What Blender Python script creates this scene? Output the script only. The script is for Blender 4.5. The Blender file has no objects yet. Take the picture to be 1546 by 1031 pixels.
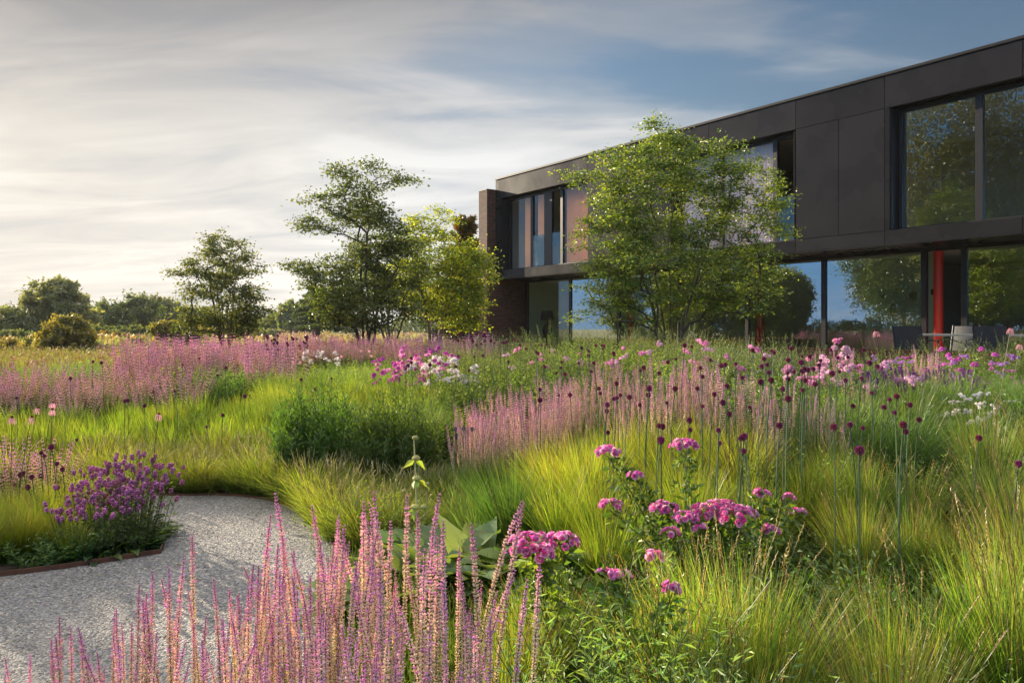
import bpy, math, random
import numpy as np
from mathutils import Vector, Matrix

# ---------------------------------------------------------------- camera, world, sun, exposure
SC = bpy.context.scene
COL = SC.collection
EYE = 1.45
F = 1202.0                      # focal length in photo pixels (photo 1546 x 1031)
cam = bpy.data.cameras.new('camera'); camo = bpy.data.objects.new('camera', cam); COL.objects.link(camo)
camo.location = (0, 0, EYE); camo.rotation_euler = (math.radians(90), 0, 0)
cam.sensor_width = 36; cam.lens = 36 * F / 1546; cam.shift_y = -20.5 / 1546
cam.clip_start = 0.05; cam.clip_end = 5000
SC.camera = camo

SUN_AZ, SUN_EL = 47.0, 14.0      # degrees left of the view axis, above the horizon
a, e = math.radians(SUN_AZ), math.radians(SUN_EL)
sv = Vector((-math.sin(a) * math.cos(e), math.cos(a) * math.cos(e), math.sin(e)))
sl = bpy.data.lights.new('sun', 'SUN'); sl.energy = 5.0; sl.angle = math.radians(0.6); sl.color = (1.0, 0.84, 0.62)
so = bpy.data.objects.new('sun', sl); COL.objects.link(so); so.rotation_euler = sv.to_track_quat('Z', 'Y').to_euler()

SC.view_settings.view_transform = 'Standard'; SC.view_settings.look = 'None'
SC.view_settings.exposure = 1.45; SC.view_settings.gamma = 1.0
try:
    SC.cycles.max_bounces = 7; SC.cycles.diffuse_bounces = 3; SC.cycles.glossy_bounces = 3
    SC.cycles.transmission_bounces = 3; SC.cycles.transparent_max_bounces = 6
    SC.cycles.caustics_reflective = False; SC.cycles.caustics_refractive = False
    SC.cycles.use_denoising = True; SC.cycles.sample_clamp_indirect = 6
except Exception:
    pass

W = bpy.data.worlds.new('World'); SC.world = W; W.use_nodes = True
nt = W.node_tree; nt.nodes.clear()
def N(nt, t, **k):
    n = nt.nodes.new(t)
    for a_, v in k.items(): setattr(n, a_, v)
    return n
def L(nt, a_, b_): nt.links.new(a_, b_)
def MA(nt, op, x, y=None, clamp=False):
    n = N(nt, 'ShaderNodeMath', operation=op); n.use_clamp = clamp
    for i, v in enumerate((x, y)):
        if v is None: continue
        if isinstance(v, (int, float)): n.inputs[i].default_value = v
        else: L(nt, v, n.inputs[i])
    return n.outputs[0]
def RAMP(nt, x, stops, interp='LINEAR'):
    n = N(nt, 'ShaderNodeValToRGB'); n.color_ramp.interpolation = interp
    el = n.color_ramp.elements
    while len(el) < len(stops): el.new(0.5)
    for q, (p, c) in zip(el, stops):
        q.position = p; q.color = (c, c, c, 1) if isinstance(c, (int, float)) else (*c, 1)
    L(nt, x, n.inputs[0]); return n.outputs[0]
def MIX(nt, f, c1, c2, mode='MIX'):
    n = N(nt, 'ShaderNodeMix', data_type='RGBA', blend_type=mode)
    for s, v in ((n.inputs[0], f), (n.inputs[6], c1), (n.inputs[7], c2)):
        if isinstance(v, (int, float)): s.default_value = v
        elif isinstance(v, tuple): s.default_value = (*v, 1) if len(v) == 3 else v
        else: L(nt, v, s)
    return n.outputs[2]
sky = N(nt, 'ShaderNodeTexSky', sky_type='NISHITA'); sky.sun_disc = False
sky.sun_elevation = e; sky.sun_rotation = -a; sky.air_density = 1.2; sky.dust_density = 1.2; sky.ozone_density = 2.5
tc = N(nt, 'ShaderNodeTexCoord'); sp = N(nt, 'ShaderNodeSeparateXYZ'); L(nt, tc.outputs['Generated'], sp.inputs[0])
X, Y, Z = sp.outputs
zz = MA(nt, 'ADD', MA(nt, 'MAXIMUM', Z, 0.0), 0.13)
cb = N(nt, 'ShaderNodeCombineXYZ'); L(nt, MA(nt, 'DIVIDE', X, zz), cb.inputs[0]); L(nt, MA(nt, 'DIVIDE', Y, zz), cb.inputs[1])
def cloud(rot, sc, scale, detail, dist, seed):
    mp = N(nt, 'ShaderNodeMapping'); mp.inputs['Rotation'].default_value = (0, 0, math.radians(rot)); mp.inputs['Scale'].default_value = sc
    mp.inputs['Location'].default_value = (seed, seed * 2, 0)
    L(nt, cb.outputs[0], mp.inputs[0])
    n = N(nt, 'ShaderNodeTexNoise'); n.inputs['Scale'].default_value = scale; n.inputs['Detail'].default_value = detail
    n.inputs['Distortion'].default_value = dist; n.inputs['Roughness'].default_value = 0.55
    L(nt, mp.outputs[0], n.inputs[0]); return n.outputs[0]
c1 = cloud(30, (0.30, 1.0, 1), 0.8, 8, 0.7, 3.1)      # long cirrus sweeps
c2 = cloud(52, (0.5, 1.1, 1), 2.2, 12, 0.7, 7.7)
c3 = cloud(-70, (1, 1, 1), 0.45, 3, 0.3, 1.3)
cs = MA(nt, 'ADD', MA(nt, 'ADD', MA(nt, 'MULTIPLY', c1, 0.55), MA(nt, 'MULTIPLY', c2, 0.25)), MA(nt, 'MULTIPLY', c3, 0.35))
# less cloud towards the right (east) of the view
rightness = MA(nt, 'ADD', MA(nt, 'MULTIPLY', X, -0.26), 0.035)
cs = MA(nt, 'ADD', cs, rightness)
behind = RAMP(nt, Y, [(0.25, 1.0), (0.62, 0.0)])          # clear deep blue sky on the side away from the view
cs = MA(nt, 'SUBTRACT', cs, MA(nt, 'MULTIPLY', MA(nt, 'MULTIPLY', behind, RAMP(nt, Z, [(0.35, 1.0), (0.55, 0.0)])), 0.45))
cf = RAMP(nt, cs, [(0.42, 0.06), (0.53, 0.56), (0.62, 1.0)], 'EASE')
sund = N(nt, 'ShaderNodeVectorMath', operation='DOT_PRODUCT'); L(nt, tc.outputs['Generated'], sund.inputs[0]); sund.inputs[1].default_value = sv
# cloud brightness by elevation: bright low, dimmed above as by a lens filter, unseen overhead raised for fill
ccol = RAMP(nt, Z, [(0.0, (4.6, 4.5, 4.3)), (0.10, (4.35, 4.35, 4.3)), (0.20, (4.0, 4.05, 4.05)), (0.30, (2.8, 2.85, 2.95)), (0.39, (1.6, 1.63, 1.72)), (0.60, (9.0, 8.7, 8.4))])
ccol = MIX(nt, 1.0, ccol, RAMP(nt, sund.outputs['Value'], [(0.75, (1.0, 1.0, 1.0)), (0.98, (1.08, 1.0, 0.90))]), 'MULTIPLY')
skyc = MIX(nt, 1.0, sky.outputs[0], RAMP(nt, sund.outputs['Value'], [(0.2, (.36, .41, .46)), (0.7, (.47, .51, .55)), (1.0, (.22, .25, .29))]), 'MULTIPLY')
lowb = MA(nt, 'MULTIPLY', behind, RAMP(nt, Z, [(0.30, 0.85), (0.50, 0.0)]))
skyc = MIX(nt, lowb, skyc, (0.8, 2.8, 5.8))
ccol = MIX(nt, 1.0, ccol, RAMP(nt, MA(nt, 'ADD', MA(nt, 'MULTIPLY', c2, .6), MA(nt, 'MULTIPLY', c1, .4)), [(0.38, (.76, .79, .84)), (0.50, (.97, .97, .97)), (0.60, (1.14, 1.13, 1.12))]), 'MULTIPLY')
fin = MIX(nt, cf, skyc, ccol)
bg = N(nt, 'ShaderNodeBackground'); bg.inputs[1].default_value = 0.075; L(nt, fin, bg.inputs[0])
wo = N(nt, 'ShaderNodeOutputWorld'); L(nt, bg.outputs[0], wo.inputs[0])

# ---------------------------------------------------------------- helpers
rs = np.random.RandomState(7); random.seed(7)
def ss(t): t = np.clip(t, 0, 1); return t * t * (3 - 2 * t)
def H(x, y):
    """height of the ground"""
    x = np.asarray(x, float); y = np.asarray(y, float)
    hr = .5 * ss((y - 3) / 4) + .1 * ss((y - 7) / 4)
    hl = .35 * ss((y - 7.2) / 3.5) + .1 * ss((y - 11) / 6)
    w = ss((x + .5) / 2)
    h = hl * (1 - w) + hr * w
    far = 1 - ss((y - 27 - np.maximum(x, 0) * 2) / 18)
    side = 1 - .92 * ss((-x - 6) / 7)
    return h * far * side + .02 * np.sin(x * 1.3 + y * .7) * ss((y - 9) / 5)
def at(px, d): return (px - 773) / F * d, d
def hz(px, d): x, y = at(px, d); return float(H(x, y))
def zat(y, d): return EYE + (495 - y) / F * d
def solve(px, y, ht, lo=2.2, hi=40):
    """distance at which a plant `ht` tall at column px reaches image row y"""
    ds = np.linspace(lo, hi, 500); z = EYE + (495 - y) / F * ds - H((px - 773) / F * ds, ds)
    below = np.where(z < ht)[0]
    if y <= 497: return float(ds[np.argmin(abs(z - ht))])
    return float(ds[below[0]]) if len(below) else hi

class G:
    def __init__(s): s.v = []; s.f = []; s.c = []; s.n = 0
    def add(s, V, Fc, C):
        V = np.asarray(V, np.float32).reshape(-1, 3); Fc = np.asarray(Fc, np.int64)
        C = np.asarray(C, np.float32)
        if C.ndim == 1: C = np.tile(C, (len(V), 1))
        s.v.append(V); s.f.append(Fc + s.n); s.c.append(C); s.n += len(V)
    def merge(s, o, M_=None, off=(0, 0, 0), cm=1):
        V = np.concatenate(o.v); V = (V @ np.asarray(M_).T if M_ is not None else V) + np.asarray(off)
        n0 = s.n; s.v.append(V.astype(np.float32)); s.c.append(np.clip(np.concatenate(o.c) * cm, 0, 1)); s.n += len(V)
        for f in o.f: s.f.append(f + n0)
    def mesh(s, name, mat, smooth=False):
        V = np.concatenate(s.v); C = np.concatenate(s.c)
        loops = np.concatenate([f.ravel() for f in s.f]); sizes = np.concatenate([np.full(len(f), f.shape[1]) for f in s.f])
        me = bpy.data.meshes.new(name)
        me.vertices.add(len(V)); me.vertices.foreach_set('co', V.ravel())
        me.loops.add(len(loops)); me.loops.foreach_set('vertex_index', loops.astype(np.int32))
        me.polygons.add(len(sizes)); st = np.concatenate([[0], np.cumsum(sizes)[:-1]])
        me.polygons.foreach_set('loop_start', st.astype(np.int32)); me.polygons.foreach_set('loop_total', sizes.astype(np.int32))
        me.update(calc_edges=True)
        me.polygons.foreach_set('use_smooth', np.full(len(sizes), bool(smooth)))
        at_ = me.color_attributes.new('tint', 'FLOAT_COLOR', 'POINT')
        at_.data.foreach_set('color', np.concatenate([C, np.ones((len(C), 1), np.float32)], 1).ravel())
        me.materials.append(mat); return me
def obj(name, me, parent=None, loc=(0, 0, 0), rz=0, sc=1, rot=None):
    o = bpy.data.objects.new(name, me); COL.objects.link(o); o.location = loc
    o.rotation_euler = rot if rot else (0, 0, rz)
    o.scale = (sc, sc, sc) if isinstance(sc, (int, float)) else sc
    if parent: o.parent = parent
    return o
def tag(o, label=None, cat=None, group=None, kind=None):
    if label: o['label'] = label
    if cat: o['category'] = cat
    if group: o['group'] = group
    if kind: o['kind'] = kind
    return o
ORD = ['leftmost', 'second from left', 'third from left', 'fourth from left', 'fifth from left', 'sixth from left', 'seventh from left',
       'eighth from left', 'ninth from left', 'tenth from left', 'eleventh from left', 'twelfth from left', 'thirteenth from left', 'fourteenth from left']
def label_run(objs, text, cat, group, maxn=12):
    """one drift: short runs are told apart by their order, long ones share a label"""
    objs = sorted(objs, key=lambda o: o.location.x / max(o.location.y, .1)); n = len(objs)
    for i, o in enumerate(objs):
        l = text
        if 1 < n <= min(maxn, 14): l = ' '.join(text.split()[:13]) + ', ' + (ORD[i] if i < n - 1 else 'rightmost')
        tag(o, l, cat, group if n > 1 else None)

def rc(col, n, dv=.18, dh=.10):
    """n varied colours around col"""
    c = np.tile(np.asarray(col, float), (n, 1)) * (1 + rs.uniform(-dv, dv, (n, 1)))
    return np.clip(c * (1 + rs.uniform(-dh, dh, (n, 3))), 0.002, 1)
def nrm(v): return v / np.maximum(np.linalg.norm(v, axis=-1, keepdims=True), 1e-9)

def strips(g, P, Wd, Wdir, C):
    """ribbons: P (n,k,3), width (n,k), width direction (n,3) or (n,k,3), colour (n,k,3)"""
    n, k, _ = P.shape
    if Wdir.ndim == 2: Wdir = Wdir[:, None, :]
    A = P - Wdir * Wd[..., None] * .5; B = P + Wdir * Wd[..., None] * .5
    V = np.stack([A, B], 2).reshape(-1, 3)
    i = (np.arange(n)[:, None] * k + np.arange(k - 1)[None]).ravel() * 2
    Fc = np.stack([i, i + 1, i + 3, i + 2], 1)
    g.add(V, Fc, np.repeat(C.reshape(-1, 3), 2, 0))
def tubes(g, P, R, C, sides=3):
    """P (n,k,3) R (n,k) C (n,k,3)"""
    n, k, _ = P.shape
    T = np.empty_like(P); T[:, 1:-1] = P[:, 2:] - P[:, :-2]; T[:, 0] = P[:, 1] - P[:, 0]; T[:, -1] = P[:, -1] - P[:, -2]
    T = nrm(T); ref = np.where(np.abs(T[..., 2:3]) > .9, np.array([1., 0, 0]), np.array([0, 0, 1.]))
    U = nrm(np.cross(T, ref)); Vv = np.cross(T, U)
    an = np.arange(sides) / sides * 2 * np.pi
    V = P[:, :, None] + (U[:, :, None] * np.cos(an)[:, None] + Vv[:, :, None] * np.sin(an)[:, None]) * R[:, :, None, None]
    base = (np.arange(n)[:, None, None] * k + np.arange(k - 1)[None, :, None]) * sides
    j = np.arange(sides)[None, None]; j2 = (j + 1) % sides
    Fc = np.stack([base + j, base + j2, base + sides + j2, base + sides + j], -1).reshape(-1, 4)
    g.add(V.reshape(-1, 3), Fc, np.repeat(C.reshape(-1, 3), sides, 0))
def leaves(g, P, D, Ln, Wd, C, fold=.25, up=None, mid=.42):
    """diamond leaves folded on the midrib"""
    n = len(P); D = nrm(D)
    if up is None: up = nrm(rs.normal(0, .9, (n, 3)) + np.array([0, 0, .6]))
    S = nrm(np.cross(D, up)); U = np.cross(S, D)
    Ln = np.broadcast_to(Ln, (n,))[:, None]; Wd = np.broadcast_to(Wd, (n,))[:, None]
    m = P + D * Ln * mid
    l = m - S * Wd * .5 + U * Wd * fold; r = m + S * Wd * .5 + U * Wd * fold
    tip = P + D * Ln - U * Ln * .08
    V = np.stack([P, l, tip, r], 1).reshape(-1, 3); i = np.arange(n) * 4
    Fc = np.concatenate([np.stack([i, i + 2, i + 1], 1), np.stack([i, i + 3, i + 2], 1)])
    g.add(V, Fc, np.repeat(C, 4, 0))
OCT = np.array([(1, 0, 0), (-1, 0, 0), (0, 1, 0), (0, -1, 0), (0, 0, 1), (0, 0, -1)], float)
OF = np.array([(0, 2, 4), (2, 1, 4), (1, 3, 4), (3, 0, 4), (2, 0, 5), (1, 2, 5), (3, 1, 5), (0, 3, 5)])
def blobs(g, P, D, Ln, R, C):
    """small elongated octahedra along D"""
    n = len(P); D = nrm(D); ref = np.where(np.abs(D[:, 2:3]) > .9, np.array([1., 0, 0]), np.array([0, 0, 1.]))
    U = nrm(np.cross(D, ref)); Vv = np.cross(D, U)
    Ln = np.broadcast_to(Ln, (n,))[:, None, None]; R = np.broadcast_to(R, (n,))[:, None, None]
    V = P[:, None] + OCT[None, :, 0:1] * U[:, None] * R + OCT[None, :, 1:2] * Vv[:, None] * R + OCT[None, :, 2:3] * D[:, None] * Ln
    Fc = (np.arange(n)[:, None, None] * 6 + OF[None]).reshape(-1, 3)
    g.add(V.reshape(-1, 3), Fc, np.repeat(C, 6, 0))
def box(g, x0, x1, y0, y1, z0, z1, C=(.5, .5, .5)):
    V = [(x, y, z) for x in (x0, x1) for y in (y0, y1) for z in (z0, z1)]
    g.add(V, [(0, 1, 3, 2), (4, 6, 7, 5), (0, 4, 5, 1), (2, 3, 7, 6), (0, 2, 6, 4), (1, 5, 7, 3)], C)

# ---------------------------------------------------------------- materials
MATS = {}
def newmat(name):
    m = bpy.data.materials.new(name); m.use_nodes = True; m.node_tree.nodes.clear(); MATS[name] = m
    return m, m.node_tree
def out(nt_, sh): o = N(nt_, 'ShaderNodeOutputMaterial'); L(nt_, sh, o.inputs[0]); return o
def plantmat(name, trans=.4, gloss=.06, rough=.45, var=.18, tcol=(1.25, 1.15, .45), hue=.02):
    m, t = newmat(name)
    at_ = N(t, 'ShaderNodeAttribute', attribute_name='tint'); oi = N(t, 'ShaderNodeObjectInfo')
    hs = N(t, 'ShaderNodeHueSaturation'); L(t, at_.outputs['Color'], hs.inputs['Color'])
    L(t, MA(t, 'ADD', MA(t, 'MULTIPLY', oi.outputs['Random'], hue * 2), .5 - hue), hs.inputs['Hue'])
    r2 = MA(t, 'FRACT', MA(t, 'MULTIPLY', oi.outputs['Random'], 17.3))
    L(t, MA(t, 'ADD', MA(t, 'MULTIPLY', r2, 2 * var), 1 - var), hs.inputs['Value'])
    df = N(t, 'ShaderNodeBsdfDiffuse'); L(t, hs.outputs[0], df.inputs[0])
    sh = df.outputs[0]
    if trans:
        tr = N(t, 'ShaderNodeBsdfTranslucent'); L(t, MIX(t, 1.0, hs.outputs[0], tcol, 'MULTIPLY'), tr.inputs[0])
        mx = N(t, 'ShaderNodeMixShader'); mx.inputs[0].default_value = trans; L(t, sh, mx.inputs[1]); L(t, tr.outputs[0], mx.inputs[2]); sh = mx.outputs[0]
    if gloss:
        gl = N(t, 'ShaderNodeBsdfGlossy'); gl.inputs['Roughness'].default_value = rough
        mx = N(t, 'ShaderNodeMixShader'); mx.inputs[0].default_value = gloss; L(t, sh, mx.inputs[1]); L(t, gl.outputs[0], mx.inputs[2]); sh = mx.outputs[0]
    out(t, sh); return m
M_GRASS = plantmat('grass_blades', .55, .04, .4, var=.26, hue=.022)
M_LEAF = plantmat('leaves', .45, .045, .5)
M_TREE = plantmat('tree_leaves', .45, .06, .4, var=.08)
M_PETAL = plantmat('petals', .4, .0, .5, var=.12, tcol=(1.15, 1.0, 1.05), hue=.012)
M_SPIKE = plantmat('spike_flowers', .3, .0, .5, var=.15, tcol=(1.15, 1.0, .95), hue=.02)
M_STEM = plantmat('stems', 0, .02, .5)
M_SPIKEDARK = plantmat('allium_florets', .1, .03, .5, var=.2, tcol=(1, 1, 1))

def noise(t, scale, detail=4, rough=.6, vec=None, dist=0):
    n = N(t, 'ShaderNodeTexNoise'); n.inputs['Scale'].default_value = scale; n.inputs['Detail'].default_value = detail
    n.inputs['Roughness'].default_value = rough; n.inputs['Distortion'].default_value = dist
    if vec is not None: L(t, vec, n.inputs[0])
    return n
def objco(t): return N(t, 'ShaderNodeTexCoord').outputs['Object']
def bump(t, h, st, dist):
    b = N(t, 'ShaderNodeBump'); b.inputs['Strength'].default_value = st; b.inputs['Distance'].default_value = dist; L(t, h, b.inputs['Height']); return b.outputs[0]
def pbr(name, col, rough=.5, metal=0, bmp=None, spec=.5, nscale=0, namt=.15):
    m, t = newmat(name); p = N(t, 'ShaderNodeBsdfPrincipled')
    p.inputs['Roughness'].default_value = rough; p.inputs['Metallic'].default_value = metal; p.inputs['Specular IOR Level'].default_value = spec
    co = objco(t)
    if nscale:
        n = noise(t, nscale, 5, .65, co)
        L(t, MIX(t, RAMP(t, n.outputs[0], [(.3, 0.), (.7, 1.)]), tuple(c * (1 - namt) for c in col), tuple(min(1, c * (1 + namt)) for c in col)), p.inputs['Base Color'])
        L(t, RAMP(t, n.outputs[0], [(.3, rough * .85), (.7, min(1, rough * 1.2))]), p.inputs['Roughness'])
    else: p.inputs['Base Color'].default_value = (*col, 1)
    if bmp: L(t, bump(t, noise(t, bmp[0], 3, .6, co).outputs[0], bmp[1], bmp[2]), p.inputs['Normal'])
    out(t, p.outputs[0]); return m

# cladding: dark anodised speckle
def clad():
    m, t = newmat('cladding'); p = N(t, 'ShaderNodeBsdfPrincipled'); co = objco(t)
    n = noise(t, 160, 2, .7, co); n2 = noise(t, .9, 3, .5, co); oi = N(t, 'ShaderNodeObjectInfo')
    c = MIX(t, RAMP(t, n.outputs[0], [(.35, 0.), (.65, 1.)]), (.011, .011, .013), (.026, .0255, .029))
    c = MIX(t, 1., c, RAMP(t, MA(t, 'ADD', MA(t, 'MULTIPLY', n2.outputs[0], .6), MA(t, 'MULTIPLY', oi.outputs['Random'], .4)), [(.2, .72), (.8, 1.28)]), 'MULTIPLY')
    L(t, c, p.inputs['Base Color']); p.inputs['Metallic'].default_value = .0; p.inputs['Specular IOR Level'].default_value = .09
    L(t, RAMP(t, n2.outputs[0], [(.3, .24), (.7, .32)]), p.inputs['Roughness'])
    L(t, bump(t, n.outputs[0], .12, .002), p.inputs['Normal']); out(t, p.outputs[0]); return m
M_CLAD = clad()
M_FRAME = pbr('window_frame', (.022, .021, .023), .38, .3)
M_DARK = pbr('dark_lining', (.012, .012, .013), .6)
M_COPING = pbr('coping', (.018, .018, .02), .5, .0, spec=.15)
M_PLASTER = pbr('plaster', (.62, .58, .50), .8, nscale=3, namt=.04)
M_GREENWALL = pbr('green_plaster', (.50, .56, .40), .8, nscale=3, namt=.05)
M_CEIL = pbr('ceiling_white', (.75, .73, .69), .8)
M_FLOORI = pbr('interior_floor', (.30, .22, .15), .4, nscale=6)
M_RED = pbr('red_paint', (.85, .045, .015), .42, nscale=5, namt=.06)
M_PINKREFL = pbr('pink_reflection_curtain', (1.0, .46, .22), .8, nscale=2, namt=.12)  # salmon tint stands in for a pinkish reflection in the panes
M_LILAC = pbr('lilac_curtain', (.85, .68, .74), .8, nscale=2, namt=.1)
M_ORANGE = pbr('orange_panel', (.6, .26, .08), .6, nscale=4)
M_CORTEN = pbr('rusted_steel', (.10, .040, .022), .8, nscale=9, namt=.5, bmp=(60, .4, .004))
M_TERR = pbr('terrace_paving', (.30, .28, .25), .8, nscale=5, bmp=(80, .2, .003))
M_FABRIC = pbr('grey_mesh_fabric', (.040, .042, .050), .7, nscale=30)
M_STEEL = pbr('dark_metal', (.05, .05, .055), .4, .5)
M_TABLE = pbr('table_top', (.32, .30, .27), .5, nscale=8)
M_LAMP = pbr('lamp_shade_fabric', (.03, .03, .035), .7)
M_BARK = pbr('bark', (.10, .075, .055), .9, nscale=18, namt=.4, bmp=(30, .6, .01))
M_BARK2 = pbr('pale_bark', (.22, .16, .12), .9, nscale=18, namt=.35, bmp=(30, .6, .01))

def brick():
    m, t = newmat('brick'); p = N(t, 'ShaderNodeBsdfPrincipled'); co = objco(t)
    s = N(t, 'ShaderNodeSeparateXYZ'); L(t, co, s.inputs[0])
    c = N(t, 'ShaderNodeCombineXYZ'); L(t, MA(t, 'ADD', s.outputs[0], s.outputs[1]), c.inputs[0]); L(t, s.outputs[2], c.inputs[1])
    b = N(t, 'ShaderNodeTexBrick'); L(t, c.outputs[0], b.inputs[0])
    b.inputs['Color1'].default_value = (.155, .062, .036, 1); b.inputs['Color2'].default_value = (.085, .042, .032, 1)
    b.inputs['Mortar'].default_value = (.035, .03, .027, 1); b.inputs['Scale'].default_value = 1
    b.inputs['Mortar Size'].default_value = .009; b.inputs['Brick Width'].default_value = .24; b.inputs['Row Height'].default_value = .056
    b.inputs['Bias'].default_value = .1; b.inputs['Mortar Smooth'].default_value = .2
    n = noise(t, 7, 5, .7, co)
    col = MIX(t, 1., b.outputs[0], RAMP(t, n.outputs[0], [(.25, .6), (.75, 1.45)]), 'MULTIPLY')
    L(t, col, p.inputs['Base Color']); p.inputs['Roughness'].default_value = .85
    L(t, bump(t, MA(t, 'ADD', MA(t, 'MULTIPLY', b.outputs['Fac'], -1.), MA(t, 'MULTIPLY', noise(t, 60, 3, .6, co).outputs[0], .4)), .9, .012), p.inputs['Normal'])
    out(t, p.outputs[0]); return m
M_BRICK = brick()
def glass(name, mixf, tint, wav=True):
    m, t = newmat(name)
    tr = N(t, 'ShaderNodeBsdfTransparent'); tr.inputs[0].default_value = (*tint, 1)
    gl = N(t, 'ShaderNodeBsdfGlossy'); gl.inputs['Roughness'].default_value = .0; gl.inputs['Color'].default_value = (.93, .97, 1, 1)
    co = objco(t)
    if wav: L(t, bump(t, noise(t, .8, 1, .5, co).outputs[0], .03, .03), gl.inputs['Normal'])
    fr = N(t, 'ShaderNodeLayerWeight'); fr.inputs[0].default_value = .5
    f = MA(t, 'ADD', MA(t, 'MULTIPLY', MA(t, 'POWER', fr.outputs['Facing'], 4.), .9), mixf, True)
    mx = N(t, 'ShaderNodeMixShader'); L(t, f, mx.inputs[0]); L(t, tr.outputs[0], mx.inputs[1]); L(t, gl.outputs[0], mx.inputs[2])
    out(t, mx.outputs[0]); return m
M_GLASS = glass('window_glass', .27, (.78, .84, .80))
M_GLASSUP = glass('upper_window_glass', .025, (.97, .97, .96), False)
M_GLASSCLEAR = glass('clear_window_glass', .05, (.95, .96, .92))
M_GLASS3 = glass('wide_upper_glass', .11, (.84, .84, .80))
M_BAL = glass('balustrade_glass', .06, (.78, .88, .88))

def ground_mat():
    m, t = newmat('ground'); p = N(t, 'ShaderNodeBsdfPrincipled'); p.inputs['Roughness'].default_value = .95
    geo = N(t, 'ShaderNodeNewGeometry'); co = geo.outputs['Position']
    s = N(t, 'ShaderNodeSeparateXYZ'); L(t, co, s.inputs[0])
    n1 = noise(t, 6, 8, .7, co); n2 = noise(t, .05, 4, .6, co); n3 = noise(t, .6, 6, .7, co)
    soil = MIX(t, RAMP(t, n1.outputs[0], [(.3, 0.), (.7, 1.)]), (.022, .014, .009), (.075, .05, .032))
    soil = MIX(t, RAMP(t, n3.outputs[0], [(.5, 0.), (.62, .8)]), soil, (.030, .045, .012))
    field = MIX(t, RAMP(t, n2.outputs[0], [(.35, 0.), (.6, 1.)]), (.10, .13, .035), (.26, .20, .08))
    field = MIX(t, 1., field, RAMP(t, n3.outputs[0], [(.3, .65), (.7, 1.3)]), 'MULTIPLY')
    f = RAMP(t, MA(t, 'DIVIDE', s.outputs[1], 60.), [(.28, 0.), (.42, 1.)])
    L(t, MIX(t, f, soil, field), p.inputs['Base Color'])
    L(t, bump(t, n1.outputs[0], .9, .05), p.inputs['Normal']); out(t, p.outputs[0]); return m
M_GROUND = ground_mat()
def gravel_mat():
    m, t = newmat('gravel'); p = N(t, 'ShaderNodeBsdfPrincipled'); p.inputs['Roughness'].default_value = .85
    co = N(t, 'ShaderNodeNewGeometry').outputs['Position']
    w = noise(t, 8, 3, .5, co)
    v = N(t, 'ShaderNodeTexVoronoi'); v.inputs['Scale'].default_value = 85; L(t, co, v.inputs[0])
    v2 = N(t, 'ShaderNodeTexVoronoi'); v2.inputs['Scale'].default_value = 118; L(t, co, v2.inputs[0])
    sp_ = N(t, 'ShaderNodeSeparateColor'); L(t, v.outputs['Color'], sp_.inputs[0])
    c = RAMP(t, sp_.outputs[0], [(0., (.11, .108, .115)), (.3, (.20, .195, .19)), (.6, (.29, .27, .245)), (.8, (.25, .255, .27)), (.93, (.42, .39, .35))], 'CONSTANT')
    c = MIX(t, 1., c, RAMP(t, noise(t, 1.6, 4, .6, co).outputs[0], [(.3, .78), (.7, 1.15)]), 'MULTIPLY')
    L(t, c, p.inputs['Base Color'])
    hgt = MA(t, 'ADD', MA(t, 'MULTIPLY', v.outputs['Distance'], -1.), MA(t, 'MULTIPLY', v2.outputs['Distance'], -.5))
    L(t, bump(t, hgt, .7, .012), p.inputs['Normal']); out(t, p.outputs[0]); return m
M_GRAVEL = gravel_mat()
M_STONE = plantmat('pebbles', 0, .03, .5, var=.0, hue=0)

# ---------------------------------------------------------------- ground, path
def axis(a0, a1, near0, near1, fine, coarse):
    l = [near0]; st = fine
    while l[-1] > a0: st *= 1.25; l.append(max(a0, l[-1] - st))
    m = list(np.arange(near0 + fine, near1, fine)); r = [near1]; st = fine
    while r[-1] < a1: st *= 1.25; r.append(min(a1, r[-1] + st))
    return np.array(sorted(set(l)) + m + r)
gx = axis(-700, 700, -14, 14, .35, 1); gy = axis(-300, 900, -2, 34, .35, 1)
XX, YY = np.meshgrid(gx, gy); ZZ = H(XX, YY) - .0
nx, ny = len(gx), len(gy); g = G()
i = (np.arange(ny - 1)[:, None] * nx + np.arange(nx - 1)[None]).ravel()
g.add(np.stack([XX, YY, ZZ], -1).reshape(-1, 3), np.stack([i, i + 1, i + nx + 1, i + nx], 1), (.1, .1, .1))
tag(obj('ground', g.mesh('ground', M_GROUND, True)), kind='structure')

PATH_OUT = [(-7.5, 7.9), (-5.4, 7.35), (-4.0, 7.0), (-3.03, 6.87), (-2.5, 6.87), (-2.1, 6.72), (-1.75, 6.35), (-1.45, 5.8), (-1.2, 5.3), (-.95, 4.6), (-.8, 3.9), (-.75, 3.0), (-.8, 2.5)]
BED_L = [(-6.5, 3.55), (-4.5, 4.15), (-3.0, 4.62), (-2.25, 5.1), (-2.5, 5.65), (-3.1, 6.05), (-4.2, 6.35), (-7.5, 6.6)]
def smooth_line(pts, n=8):
    p = np.array(pts, float); res = []
    for k in range(len(p) - 1):
        p0 = p[max(k - 1, 0)]; p1 = p[k]; p2 = p[k + 1]; p3 = p[min(k + 2, len(p) - 1)]
        for t_ in np.arange(n) / n:
            res.append(.5 * ((2 * p1) + (-p0 + p2) * t_ + (2 * p0 - 5 * p1 + 4 * p2 - p3) * t_ ** 2 + (-p0 + 3 * p1 - 3 * p2 + p3) * t_ ** 3))
    res.append(p[-1]); return np.array(res)
PO = smooth_line(PATH_OUT)
front = [(-.8, 2.5), (-2.2, 2.45), (-5, 1.9), (-6.5, 1.2)]
BL = np.concatenate([smooth_line(BED_L[:4]), smooth_line(BED_L[3:])[1:]])
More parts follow.
